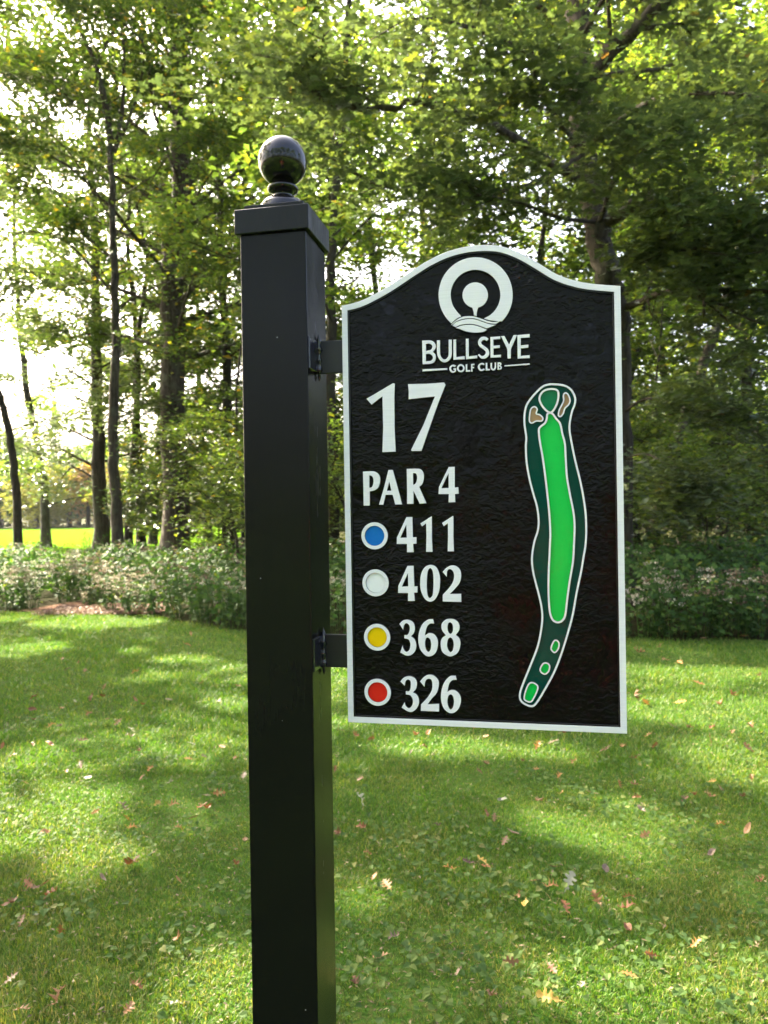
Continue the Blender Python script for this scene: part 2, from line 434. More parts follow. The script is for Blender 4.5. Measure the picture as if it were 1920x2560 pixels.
def relief(name, contours, vf, vb, m_face, m_side, parent, bevel=0.00025):
    """flat outline (mm on the sign face) raised from depth vb to vf"""
    cu = bpy.data.curves.new(name, 'CURVE'); cu.dimensions = '2D'; cu.fill_mode = 'BOTH'
    cu.extrude = (vb-vf)/2-bevel; cu.bevel_depth = bevel; cu.bevel_resolution = 0; cu.offset = -bevel
    for cn in contours:
        sp = cu.splines.new('POLY'); sp.points.add(len(cn)-1); sp.use_cyclic_u = True
        for q, p in enumerate(cn): sp.points[q].co = (p[0]/1000, p[1]/1000, 0, 1)
    ob = bpy.data.objects.new('tmp', cu); C.objects.link(ob)
    dg = bpy.context.evaluated_depsgraph_get(); dg.update()
    me = bpy.data.meshes.new_from_object(ob.evaluated_get(dg))
    bpy.data.objects.remove(ob); bpy.data.curves.remove(cu)
    me.name = name
    vc = (vf+vb)/2
    for v in me.vertices:
        x, y, z = v.co
        v.co = (SU+x, vc-z, SZ+y)
    me.materials.clear(); me.materials.append(m_face); me.materials.append(m_side)
    me.update()
    for p in me.polygons:
        p.material_index = 0 if abs(p.normal.y) > 0.6 and p.center.y < vc else 1
        p.use_smooth = False
    return link(name, me, parent)

def offset(cn, d):
    P = [np.array(p[:2]) for p in cn]; n = len(P)
    area = sum(P[i][0]*P[(i+1) % n][1]-P[(i+1) % n][0]*P[i][1] for i in range(n))
    s = 1 if area > 0 else -1
    out = []
    for i in range(n):
        a, b, c_ = P[i-1], P[i], P[(i+1) % n]
        e1 = (b-a)/(np.linalg.norm(b-a)+1e-9); e2 = (c_-b)/(np.linalg.norm(c_-b)+1e-9)
        n1 = np.array([e1[1], -e1[0]])*s; n2 = np.array([e2[1], -e2[0]])*s
        m = n1+n2; L = np.linalg.norm(m)
        m = n1 if L < 0.3 else m/L
        out.append(b+m*d/max(0.5, float(m@n1)))
    def dist(p):                                          # drop points where the inner line folds over itself
        best = 1e9
        for i in range(n):
            a, b = P[i-1], P[i]; ab = b-a; t = max(0, min(1, float((p-a)@ab)/(float(ab@ab)+1e-12)))
            best = min(best, float(np.linalg.norm(p-a-ab*t)))
        return best
    return [p for p in out if dist(p) > abs(d)*0.97]
GLYPHS=[("digit_one",[[(35.7,481.3,1),(76.1,502.5,1),(78.8,501.9,1),(77.8,481.8,1),(77.5,437.2,1),(78.5,401.6,1),(58.5,401.5,1),(60.2,437.8,1),(59.9,483.9,1),(43.3,472.3,1)]]),("digit_seven",[[(98.4,500.0,1),(125.6,499.2,1),(151.8,499.9,1),(153.7,496.3,1),(142.0,468.6,1),(126.3,426.7,1),(116.9,401.5,1),(102.7,401.7,1),(101.4,403.3,1),(120.3,439.3,1),(137.8,480.1,1),(120.8,479.2,1),(99.1,477.6,1),(99.3,489.9,1)]]),("letter_p",[[(28.5,373.5,1),(42.7,373.8),(49.8,371.3),(53.8,366.3),(54.5,358.7),(51.6,349.8),(45.4,345.4),(38.5,344.0,1),(38.2,322.9,1),(28.8,323.0,1),(28.9,348.1,1)],[(38.3,367.6,1),(42.0,366.5),(44.3,361.9),(43.9,354.9),(41.8,350.4),(38.0,349.2,1)]]),("letter_a",[[(67.2,375.0,1),(73.8,374.8,1),(81.1,347.3,1),(87.0,323.8,1),(76.7,323.9,1),(72.8,338.2,1),(62.5,338.4,1),(58.7,323.8,1),(52.2,323.9,1),(59.7,347.6,1)],[(68.2,357.7,1),(71.1,344.4,1),(64.5,344.4,1)]]),("letter_r",[[(94.6,375.9,1),(109.7,375.7),(115.7,374.4),(119.6,368.4),(119.5,359.5),(116.9,352.6),(112.8,349.2,1),(117.6,337.8,1),(123.0,325.0,1),(113.0,324.5,1),(104.2,343.4,1),(103.9,324.3,1),(94.4,324.4,1),(94.7,347.0,1)],[(103.9,369.5,1),(108.1,368.6),(109.8,363.6),(108.7,356.7),(106.4,353.3),(103.8,352.3,1)]]),("digit_four",[[(156.4,377.0,1),(165.3,377.1,1),(164.8,347.0,1),(169.9,347.5,1),(170.4,337.9,1),(164.9,337.5,1),(165.3,325.8,1),(155.5,325.6,1),(156.0,337.7,1),(141.0,337.9,1),(141.7,348.2,1)],[(156.1,368.1,1),(156.0,346.5,1),(145.3,346.4,1)]]),("digit_four",[[(93.1,305.1,1),(101.9,305.2,1),(102.2,275.3,1),(107.5,275.6,1),(107.4,266.0,1),(102.4,265.8,1),(103.1,253.5,1),(93.1,253.5,1),(93.3,265.6,1),(77.9,265.6,1),(78.4,275.3,1)],[(92.7,294.1,1),(93.2,275.0,1),(83.3,274.7,1)]]),("digit_one",[[(113.7,295.5,1),(130.1,305.7,1),(130.8,304.9,1),(130.4,276.3,1),(130.9,253.9,1),(121.4,253.9,1),(122.3,276.4,1),(122.0,295.6,1),(116.0,291.0,1)]]),("digit_one",[[(145.6,295.9,1),(161.3,305.9,1),(162.3,305.1,1),(161.8,276.2,1),(162.2,254.5,1),(153.1,254.5,1),(153.9,276.3,1),(153.9,295.4,1),(148.0,291.0,1)]]),("digit_four",[[(93.4,233.3,1),(102.7,233.5,1),(103.2,203.2,1),(108.0,203.5,1),(107.8,194.4,1),(102.9,194.1,1),(103.7,182.0,1),(93.3,181.7,1),(93.9,193.5,1),(78.8,193.5,1),(79.3,203.8,1)],[(94.0,222.7,1),(94.2,203.3,1),(84.6,202.8,1)]]),("digit_zero",[[(127.1,234.9),(136.0,231.5),(140.8,220.2),(141.3,208.0),(139.4,195.7),(133.8,184.9),(126.8,181.1),(118.9,184.7),(113.1,196.4),(112.0,208.7),(113.5,221.0),(118.6,230.9)],[(127.1,230.2),(130.5,226.1),(131.6,216.3),(131.3,201.5),(130.0,190.7),(125.9,186.5),(123.0,189.6),(121.7,201.4),(122.2,216.2),(123.7,226.0)]]),("digit_two",[[(145.3,224.7,1),(150.3,230.1),(157.2,233.8),(165.1,233.1),(170.9,227.3),(172.2,218.5),(169.6,208.7),(162.6,199.9),(155.2,192.5,1),(171.8,192.9,1),(171.8,181.0,1),(144.7,181.6,1),(145.0,191.4,1),(153.8,200.8),(159.8,209.6),(161.9,218.4),(160.5,225.3),(156.2,228.7),(152.2,226.2),(151.1,217.4,1)]]),("digit_three",[[(80.1,148.0,1),(85.5,153.0),(93.5,154.2),(100.5,150.9),(103.2,143.5),(101.8,135.6),(97.2,130.1,1),(102.6,125.3),(104.8,116.5),(102.4,107.6),(95.8,102.0),(88.8,101.8),(80.8,106.0,1),(84.2,116.2,1),(86.4,110.1),(89.9,107.0),(94.4,110.3),(96.0,118.2),(93.6,125.1),(87.1,126.9,1),(87.4,131.6,1),(92.2,132.4),(95.3,138.9),(94.9,145.8),(90.9,149.2),(87.4,146.7),(85.5,139.4,1)]]),("digit_six",[[(130.1,155.7,1),(131.8,149.2,1),(125.4,148.9),(120.8,143.4),(117.7,131.5,1),(124.2,135.1),(131.1,133.8),(136.0,127.1),(136.8,118.3),(133.7,107.4),(126.7,101.7),(118.8,102.1),(110.9,110.7),(107.9,123.5),(109.3,136.3),(114.4,148.2),(122.5,154.7)],[(122.1,128.7),(125.6,125.8),(126.9,119.0),(125.8,111.2),(122.3,107.6),(118.9,111.9),(117.8,119.8),(119.1,126.7)]]),("digit_eight",[[(155.1,156.5),(162.9,155.0),(168.2,148.8),(168.1,140.5),(163.1,133.1,1),(168.4,127.9),(169.5,119.1),(166.1,108.3),(158.2,102.6),(151.4,102.4),(143.1,108.2),(140.8,118.4),(142.4,127.2),(148.4,132.4,1),(143.1,140.0),(142.7,148.7),(148.2,154.7)],[(155.2,151.4),(158.4,148.6),(159.3,142.3),(157.8,136.4),(154.8,134.6),(151.9,138.2),(151.2,144.0),(152.3,149.4)],[(155.2,129.3),(158.6,126.2),(159.9,118.9),(158.4,111.1),(154.9,108.0),(151.5,111.8),(150.1,118.6),(151.7,126.5)]]),("digit_three",[[(80.2,63.1,1),(85.3,68.7),(93.4,71.4),(101.3,69.2),(104.9,62.5),(103.6,53.6),(98.8,47.7,1),(105.0,43.8),(107.7,35.1),(105.2,26.2),(98.7,19.8),(91.6,19.2),(81.4,24.7,1),(86.0,32.7,1),(88.2,26.9),(92.7,24.2),(97.3,28.8),(98.4,36.7),(95.0,42.9),(88.2,44.5,1),(88.2,48.9,1),(93.6,49.8),(95.7,57.2),(95.3,64.1),(91.8,66.4),(88.2,63.9),(86.6,57.1,1)]]),("digit_two",[[(109.6,64.1,1),(115.3,70.7),(122.3,74.2),(130.2,73.2),(136.6,66.5),(136.9,57.8),(133.8,47.9),(126.8,39.8),(120.2,30.9,1),(137.2,32.2,1),(136.9,20.9,1),(110.1,21.0,1),(110.6,30.3,1),(119.9,40.5),(126.5,51.5),(127.6,60.4),(126.2,67.2),(121.3,68.2),(117.7,64.9),(115.9,56.3,1)]]),("digit_six",[[(161.9,73.8,1),(163.4,68.0,1),(156.7,67.1),(152.2,61.3),(149.6,50.0,1),(155.5,53.1),(162.4,51.9),(168.1,45.3),(169.0,36.6),(165.9,26.8),(159.0,20.2),(151.1,19.9),(143.4,26.8),(140.1,39.4),(141.3,53.1),(145.9,64.9),(153.9,73.0)],[(154.5,46.6),(157.8,43.5),(158.9,35.3),(157.1,27.4),(153.6,24.5),(150.5,29.1),(149.4,36.8),(151.0,44.2)]]),("letter_b",[[(120.3,562.6,1),(131.6,562.2),(136.9,560.1),(140.0,555.4),(140.0,550.6),(135.9,545.1,1),(139.3,541.6),(140.2,536.8),(138.6,531.5),(133.8,528.3),(120.6,527.9,1)],[(125.9,557.2,1),(131.0,557.4),(134.7,555.1),(134.9,551.4),(132.5,548.3),(125.7,547.2,1)],[(125.7,542.6,1),(131.3,542.5),(134.5,540.2),(135.8,537.0),(134.4,533.6),(131.1,532.2),(125.3,532.1,1)]]),("letter_u",[[(142.0,561.6,1),(146.6,561.6,1),(146.5,542.8),(148.3,536.9),(152.5,533.2),(156.7,535.4),(158.9,541.1),(159.2,561.6,1),(163.7,561.5,1),(163.4,539.8),(160.4,532.5),(153.5,528.9),(147.1,531.6),(143.0,537.7),(142.0,544.6)]]),("letter_l",[[(166.0,561.3,1),(170.1,561.4,1),(169.9,535.7,1),(182.1,536.4,1),(182.1,532.0,1),(165.7,532.0,1)]]),("letter_l",[[(184.0,561.4,1),(188.2,561.4,1),(188.1,535.8,1),(200.2,536.5,1),(200.1,532.3,1),(183.8,531.9,1)]]),("letter_s",[[(214.1,556.4,1),(210.0,558.3),(206.6,556.2),(206.6,552.9),(209.8,549.9),(215.3,545.1),(217.3,540.0),(216.2,535.0),(211.8,531.6),(206.2,531.6),(200.8,537.0,1),(203.0,538.5,1),(206.3,535.5),(209.6,535.9),(212.2,538.6),(211.9,542.0),(208.1,545.5),(203.7,549.1),(201.6,553.7),(202.8,559.3),(207.3,562.7),(212.8,562.3),(216.9,559.3,1)]]),("letter_e",[[(219.3,561.8,1),(233.5,561.9,1),(233.4,558.1,1),(223.5,557.8,1),(223.5,549.1,1),(232.7,549.5,1),(232.4,545.4,1),(223.6,545.2,1),(223.4,535.5,1),(234.1,535.7,1),(233.8,532.1,1),(219.1,532.0,1)]]),("letter_y",[[(234.3,562.2,1),(239.2,562.2,1),(245.6,549.6,1),(252.1,562.6,1),(257.0,562.4,1),(248.2,542.8,1),(247.7,529.5,1),(243.2,529.7,1),(243.0,543.1,1)]]),("letter_e",[[(257.5,562.1,1),(274.7,562.9,1),(274.7,557.9,1),(262.2,557.8,1),(262.0,547.3,1),(272.8,547.8,1),(272.6,543.4,1),(262.1,543.1,1),(261.9,532.3,1),(274.4,532.8,1),(274.2,528.4,1),(257.4,528.7,1)]]),("rule_line",[[(120.3,520.7,1),(156.6,520.4,1),(156.6,517.9,1),(120.3,517.4,1)]]),("rule_line",[[(238.7,520.2,1),(273.9,521.2,1),(274.6,520.1,1),(273.9,519.0,1),(238.6,518.5,1)]]),("letter_g",[[(169.5,523.6,1),(165.0,525.1),(160.8,523.0),(159.4,519.3),(161.2,515.0),(164.9,513.3),(169.4,514.9,1),(169.4,519.9,1),(165.5,519.8,1),(165.5,517.7,1),(167.0,517.7,1),(167.0,516.1,1),(164.4,515.7),(162.1,519.2),(163.9,522.6),(167.6,521.3,1)]]),("letter_o",[[(181.9,519.0),(181.4,516.8),(180.2,515.0),(178.3,513.8),(176.2,513.5),(174.0,514.0),(172.2,515.4),(171.1,517.3),(170.7,519.6),(171.1,521.8),(172.4,523.6),(174.2,524.8),(176.4,525.1),(178.5,524.5),(180.3,523.2),(181.5,521.3)],[(179.4,519.1),(179.0,517.5),(177.8,516.3),(176.2,515.9),(174.7,516.4),(173.5,517.7),(173.1,519.5),(173.6,521.1),(174.7,522.3),(176.3,522.7),(177.9,522.2),(179.0,520.9)]]),("letter_l",[[(183.3,524.5,1),(185.6,524.6,1),(185.5,516.2,1),(189.9,516.0,1),(189.8,513.6,1),(183.3,513.7,1)]]),("letter_f",[[(191.0,524.6,1),(196.0,524.9,1),(195.9,522.8,1),(193.1,522.5,1),(193.2,520.3,1),(195.4,520.5,1),(195.3,518.4,1),(193.1,518.2,1),(193.1,513.5,1),(191.0,513.6,1)]]),("letter_c",[[(210.5,523.6,1),(207.8,525.4),(203.9,524.7),(201.1,521.8),(201.0,517.9),(203.7,514.1),(207.1,513.7),(210.7,515.2,1),(209.6,517.2,1),(206.5,516.2),(204.1,517.7),(203.8,521.1),(206.1,523.0),(209.4,522.0,1)]]),("letter_l",[[(211.9,525.2,1),(214.4,525.2,1),(214.4,516.4,1),(218.2,516.2,1),(218.0,514.0,1),(211.8,514.0,1)]]),("letter_u",[[(219.0,524.8,1),(221.2,524.9,1),(221.1,518.6),(222.8,516.0),(224.7,518.4),(224.8,525.0,1),(226.8,524.9,1),(226.7,517.7),(225.3,514.5),(222.8,513.6),(220.1,515.0),(218.8,518.1)]]),("letter_b",[[(228.9,524.9,1),(232.6,524.8),(234.3,523.2),(234.1,521.0),(232.8,519.9,1),(234.7,518.5),(234.9,516.2),(233.3,514.6),(228.7,514.4,1)],[(230.9,523.0,1),(232.1,522.8),(232.1,521.1),(230.9,520.9,1)],[(230.9,518.9,1),(232.6,518.6),(232.6,516.6),(230.8,516.3,1)]]),("logo_ring",[[(163.4,584.9,1),(156.5,592.9),(151.1,602.0),(147.4,611.9),(145.7,622.3),(145.9,632.7),(148.1,642.8),(152.1,652.2),(157.9,660.5),(165.2,667.4),(173.7,672.7),(183.1,676.2),(193.0,677.7),(203.2,677.3),(213.1,674.9),(222.5,670.7),(231.1,664.7),(238.4,657.3),(244.4,648.7),(248.6,639.2),(251.1,629.2),(251.7,618.9),(250.5,608.8),(247.3,599.3),(242.5,590.6),(236.0,583.0,1),(225.5,584.7),(217.2,586.2),(210.5,589.1,1),(218.8,592.9),(225.5,598.6),(230.5,605.8),(233.5,614.2),(234.3,623.2),(232.8,632.1),(229.2,640.6),(223.7,648.0),(216.5,653.9),(208.2,657.8),(199.3,659.6),(190.4,659.1),(181.9,656.3),(174.6,651.4),(168.8,644.7),(164.9,636.6),(163.2,627.7),(163.9,618.5),(166.7,609.7),(171.7,601.8),(177.9,594.2,1),(171.3,591.3)]]),("logo_hill",[[(162.7,582.7,1),(171.3,589.6),(179.8,593.3),(188.2,593.8),(196.5,592.7),(206.9,588.9),(217.2,584.6),(225.5,583.0),(233.7,584.1,1),(227.5,580.0,1),(219.2,581.3),(209.9,584.7),(199.6,589.1),(191.3,590.6),(180.8,590.2),(171.3,587.7),(164.8,583.0,1)]]),("logo_hill",[[(164.8,581.7,1),(171.2,586.4),(180.7,589.0),(191.2,589.4),(199.6,587.8),(209.9,583.5),(219.2,580.1),(227.5,578.7,1),(214.5,574.4,1),(205.7,578.2),(196.3,581.6),(188.0,582.6),(177.5,582.0),(169.5,579.3,1)]]),("logo_hill",[[(169.5,577.9,1),(177.5,580.6),(188.0,581.2),(196.3,580.2),(205.7,576.8),(214.9,572.6,1),(210.1,570.0),(205.0,569.4),(199.9,569.3),(194.8,569.7),(189.7,570.6),(184.6,572.0),(179.7,573.9),(175.0,576.2)]]),("logo_ball",[[(194.0,605.6,1),(189.8,607.5),(186.0,610.5),(183.1,614.2),(181.1,618.6),(180.3,623.2),(180.6,627.8),(182.0,632.2),(184.6,636.0),(188.0,638.9),(192.1,640.9),(196.5,641.7),(201.1,641.4),(205.6,639.9),(209.6,637.4),(212.8,633.9),(215.2,629.8),(216.5,625.3),(216.7,620.7),(215.7,616.2),(213.6,612.2),(210.6,608.8),(206.8,606.4),(202.5,605.1,1),(200.6,598.9),(200.2,593.2,1),(196.2,594.3,1),(195.8,599.2)]])]
MAP={'rough':[(307.1,489.9),(321.4,487.4),(330.8,480.9),(336,469.6),(335.2,459.8),(331.5,450.2),(328.2,434.3),(328,422.1),(330.7,404.8),(335,381.5),(340.5,356.9),(344.8,333.7),(347.9,309.3),(348.6,285),(347.3,263.1),(344.4,245.7),(340.5,223.8),(334.1,194.6),(328.9,166.6),(322.5,142.2),(312.5,110.3),(302.5,84.5),(290.2,60.9),(276.6,38.4),(269.3,33.4),(259.7,36.5),(254,42.4),(253.9,52.2),(259,67.1),(269.1,91.9),(279.2,117.9),(284.4,141.3),(286.5,161),(285,178.1),(280.5,198.9),(274.9,223.4),(273.2,244.3),(276.8,266.9),(281.9,282.9),(283.4,297.7),(281.3,317.4),(276.8,334.7),(271.7,355.8),(267.8,380.6),(267,403),(267.8,416.6),(265.7,434),(265.9,448.9),(269.2,462.4),(277.9,474.5),(290.2,486.4),(298.7,489.7)],'fairway':[(298,448.7),(304,449),(309.8,441.1),(315.1,433.6),(317.8,420),(321.2,405.1),(322,385.5),(323.3,358.5),(327.1,334),(331.4,309.5),(332.8,291.2),(331.8,266.8),(329.9,239.6),(324.9,211.5),(320.9,183.5),(318.2,164),(314.5,156.6),(308.5,153.4),(301.4,156.3),(297.4,166),(295.9,183.1),(295.6,202.7),(296.4,227.2),(297.5,245.6),(298.7,266.9),(299.3,279.1),(298.5,303.7),(296,334.4),(292.9,365.3),(289.8,390),(286.5,411.1),(285.5,425.9),(288,430.8),(294.1,435.5),(296.6,441.6)],'green':[(304.6,483.3),(311.7,481.1),(313.4,474.2),(311.4,463.2),(306.5,453.6),(301.6,450.1),(295.6,454),(289.8,461.6),(286.9,470.4),(290,478.3),(296.1,482.4)],'bunker':[(275.1,456.6),(280,459.3),(283.6,455.7),(282.1,449.5),(287.1,447.5),(291.2,443),(289.4,438.8),(282.1,439),(276,436.4),(272.7,439.3),(273.2,448.6)],'bunker2':[(323,476.9),(326.5,474.3),(329.1,466.2),(326.9,460.2),(322,455.4),(319.5,448.2),(315.9,444),(312.9,445.9),(314.2,453.3),(317.9,460.5),(320.4,466.6),(320.2,474)],'tee1':[(301.5,125.8),(305.1,128.1),(308.9,124.2),(307.9,116.3),(303,110.7),(298.5,114.2),(298.4,118.5)],'tee2':[(286.6,94.3),(292,95.3),(295.5,91.5),(294.2,84.2),(289.3,79.8),(284,82),(282.5,86.9)],'tee3':[(266.8,65.5),(272.3,66.9),(278.2,62.9),(278.1,56.8),(273.1,45.6),(268.2,39.5),(260.4,42),(259.7,47.5),(262.5,57.4)]}
FRAME_TOP=[(0,621.6),(24.2,625.5),(46.7,633.6),(74.8,647.2),(102.6,663.2),(130.1,678.2),(157.3,688.7),(184.2,693.8),(210.7,694.3),(236.9,690.3),(262.7,678.9),(288.1,662.4),(313.3,644.7),(338.4,633.7),(363.2,627.3),(399.4,621.6)]

top = smooth([FRAME_TOP[0]+(1,)] + [p for p in FRAME_TOP[1:-1]] + [FRAME_TOP[-1]+(1,)] + [(399.4, 0, 1), (0, 0, 1)], 4)
panel = relief('sign_panel', [top], VB, 0.0550, P_board, P_edge, root, 0.0004)
relief('frame', [top, offset(top, -8.6)], VF, VB-0.0001, P_white, P_edge, panel)
relief('frame_lip', [offset(top, -8.8), offset(top, -10.6)], VF+0.0022, VB-0.0001, P_edge, P_edge, panel)
for nm, cs in GLYPHS:
    sm = 4 if nm.startswith('letter') or nm == 'logo_hill' else 6
    relief(nm, [smooth(c_, sm) for c_ in cs], VF, VB-0.0002, P_white, P_edge, panel)
for col, (x, y), r, m in (('blue', (44.7, 278.0), 20.1, P_blue), ('white', (45.0, 208.3), 20.0, P_wdot), ('yellow', (46.2, 127.7), 19.9, P_yel), ('red', (45.7, 46.1), 20.1, P_red)):
    circ = lambda rr: [(x+rr*math.cos(2*PI*k/64), y+rr*math.sin(2*PI*k/64)) for k in range(64)]
    o = relief('tee_marker_ring', [circ(r), circ(r*0.735)], VF, VB-0.0002, P_white, P_edge, panel)
    o['label'] = 'white ring around the %s tee dot' % col
    o = relief('tee_marker_dot', [circ(r*0.735)], VF+0.0022, VB-0.0002, m, m, panel)
    o['label'] = 'round %s tee dot' % col
def patch(nm, key, m, depth, lw=1.35):
    cn = smooth(MAP[key], 5)
    relief(nm, [offset(cn, -lw*0.6)], depth, VB-0.0002, m, P_edge, panel, 0.0001)
    relief(nm+'_outline', [offset(cn, lw), offset(cn, -lw)], VF+0.0002*(4 if nm == 'rough' else 2), VB-0.0002, P_white, P_edge, panel, 0.0001)
patch('rough', 'rough', P_rough, VB-0.0010)
patch('fairway_map', 'fairway', P_fair, VB-0.0018)
patch('green_map', 'green', P_green, VB-0.0022)
patch('bunker_map', 'bunker', P_sand, VB-0.0020, 1.0)
patch('bunker_map', 'bunker2', P_sand, VB-0.0020, 1.0)
for k in ('tee1', 'tee2', 'tee3'): patch('tee_map', k, P_fair, VB-0.0020, 1.0)

# ------------------------------------------------------------------ trees
K = 1/1.1574
CX, CY, FD = 829.5, 1106.0, FPX*K
def at(px, py, d):
    """a point at depth d seen at photo position (px, py) of the 1659 px wide view: used to measure trunks"""
    X = px-CX; Y = py-CY
    v = _F + _X*(X/FD) - _U*(Y/FD)
    v = v*(d/v.y)
    return np.array([v.x, v.y, v.z+EYE])

class Mesh:
    def __init__(s): s.V = []; s.F = []; s.n = 0
    def tube(s, P, R, seg=6):
        P = [np.asarray(p, float) for p in P]
        for i, (p, r) in enumerate(zip(P, R)):
            d = P[min(i+1, len(P)-1)]-P[max(i-1, 0)]
            d = d/(np.linalg.norm(d)+1e-9)
            a = np.cross(d, (0.13, 0.99, 0.05) if abs(d[2]) > 0.7 else (0, 0, 1.0)); a /= np.linalg.norm(a)+1e-9
            b = np.cross(d, a)
            t = np.arange(seg)*2*PI/seg
            s.V.append(p+r*(np.cos(t)[:, None]*a+np.sin(t)[:, None]*b))
        k = np.arange(seg); k2 = (k+1) % seg
        for i in range(len(P)-1):
            o = s.n+i*seg
            s.F.append(np.stack([o+k, o+k2, o+seg+k2, o+seg+k], 1))
        s.n += len(P)*seg
    def build(s, name, m, parent):
        return link(name, np_mesh(name, np.concatenate(s.V), F4=np.concatenate(s.F), mats=[m], smooth=True), parent)

def bend(P, n, wob=0.0):
    """resample a path through its points with a little wobble"""
    P = [np.asarray(p, float) for p in P]
    out = []
    for i in range(len(P)-1):
        a = P[i-1] if i else P[0]; b = P[i]; c_ = P[i+1]; d = P[i+2] if i+2 < len(P) else P[-1]
        for t in np.arange(n)/n:
            out.append(0.5*((2*b)+(-a+c_)*t+(2*a-5*b+4*c_-d)*t*t+(-a+3*b-3*c_+d)*t**3))
    out.append(P[-1])
    if wob:
        for q in out[1:-1]: q += rng.normal(0, wob, 3)*np.array([1, 1, 0.4])
    return out

GAPS = [(-5.46,11.3,0.30,0.41),(-3.99,10.81,0.95,0.66),(-4.03,8.65,0.40,0.42),(-2.73,8.43,0.18,0.17),(-2.06,7.88,0.30,0.2),(-2.11,7.07,0.2,0.18),(-1.18,5.98,0.18,0.15),
 (-2.26,4.65,0.15,0.39),(-1.71,3.8,0.32,0.38),(-1.25,3.37,0.22,0.13),(-0.55,2.42,0.20,0.24),(-0.42,6.62,0.09,0.53),(0.33,4.87,0.40,0.21),(0.99,4.72,0.2,0.12),
 (2.83,6.85,0.72,0.30),(2.31,5.68,0.60,0.38),(2.07,4.45,0.26,0.4),(0.99,3.67,0.34,0.30),(0.90,2.42,0.45,0.17),(-0.12,3.0,0.11,0.1),
 (-0.65,5.48,0.4,0.14),(-6.4,9.6,0.8,0.5),(3.9,5.0,0.6,0.5),(-4.6,12.0,0.35,0.5),(-3.85,12.1,0.30,0.5),(-2.7,12.0,0.25,0.5),(-5.6,12.3,0.35,0.5),(2.6,9.4,0.3,0.4),
 (1.0,1.4,0.5,0.3),(-1.5,1.5,0.4,0.3)]
sdv = np.array(SD)
def sun_gap(P):
    """True for leaves standing where the sun reaches the turf through a hole in the canopy"""
    z = P[:, 2]
    g = P[:, :2]-sdv[:2]/sdv[2]*z[:, None]
    hit = np.zeros(len(P), bool)
    for x, y, a, b in GAPS:
        hit |= ((g[:, 0]-x)/(a*1.02+.05))**2+((g[:, 1]-y)/(b*1.02+.06))**2 < 1
    return hit

def in_view(P, m=0.0):
    d = P[:, 1]
    x = P[:, 0]/np.maximum(d, .1); z = (P[:, 2]-EYE)/np.maximum(d, .1)
    return (d > 0.5) & (np.abs(x) < 0.50+m) & (z < 0.69+m)

def leaf_mesh(name, P, L, W, mats, midx=None, up=0.75, lobed=False, droop=0.25):
    """one small folded blade per point; lobed blades get an oak outline"""
    n = len(P)
    L = np.broadcast_to(np.asarray(L, float), (n,)); W = np.broadcast_to(np.asarray(W, float), (n,))
    nr = rng.normal(0, 1, (n, 3)); nr /= np.linalg.norm(nr, axis=1)[:, None]
    nr[:, 2] = np.abs(nr[:, 2])
    nn = nr*(1-up)+np.array([0, 0, up]); nn /= np.linalg.norm(nn, axis=1)[:, None]
    az = rng.uniform(0, 2*PI, n)
    a = np.stack([np.cos(az), np.sin(az), np.full(n, -droop)], 1)
    a -= nn*np.sum(a*nn, 1)[:, None]; a /= np.linalg.norm(a, axis=1)[:, None]+1e-9
    b = np.cross(nn, a)
    if not lobed:
        pts = [(-0.5, 0, 0), (0.02, -0.5, 0.12), (0.5, 0, -0.12), (0.02, 0.5, 0.12)]
        tris = [(0, 1, 2), (0, 2, 3)]
    else:
        pts = [(-0.5, 0, 0), (-0.22, -0.30, .05), (-0.10, -0.11, 0), (0.06, -0.50, .1), (0.16, -0.13, 0), (0.34, -0.26, .03), (0.5, 0, -0.08),
               (0.34, 0.26, .03), (0.16, 0.13, 0), (0.06, 0.50, .1), (-0.10, 0.11, 0), (-0.22, 0.30, .05)]
        tris = [(0, 1, 2), (2, 3, 4), (4, 5, 6), (6, 7, 8), (8, 9, 10), (10, 11, 0), (0, 2, 10), (2, 4, 8), (2, 8, 10), (4, 6, 8)]
    k = len(pts)
    V = np.empty((n, k, 3))
    for i, (u, v, w) in enumerate(pts):
        V[:, i] = P + a*(u*L)[:, None] + b*(v*W)[:, None] + nn*(w*W)[:, None]
    base = (np.arange(n)*k)[:, None, None]
    F = (base+np.array(tris)[None]).reshape(-1, 3)
    mi = None
    if midx is not None: mi = np.repeat(midx, len(tris))
    return np_mesh(name, V.reshape(-1, 3), F3=F, mats=mats, midx=mi)

def spray(P0, P1, n, spread, flat=0.35):
    """leaf positions along a twig from P0 to P1"""
    t = rng.uniform(0.15, 1.1, n)[:, None]
    s = rng.normal(0, 1, (n, 3))*np.array([spread, spread, spread*flat])
    return P0+(P1-P0)*t+s*(0.5+0.6*t)

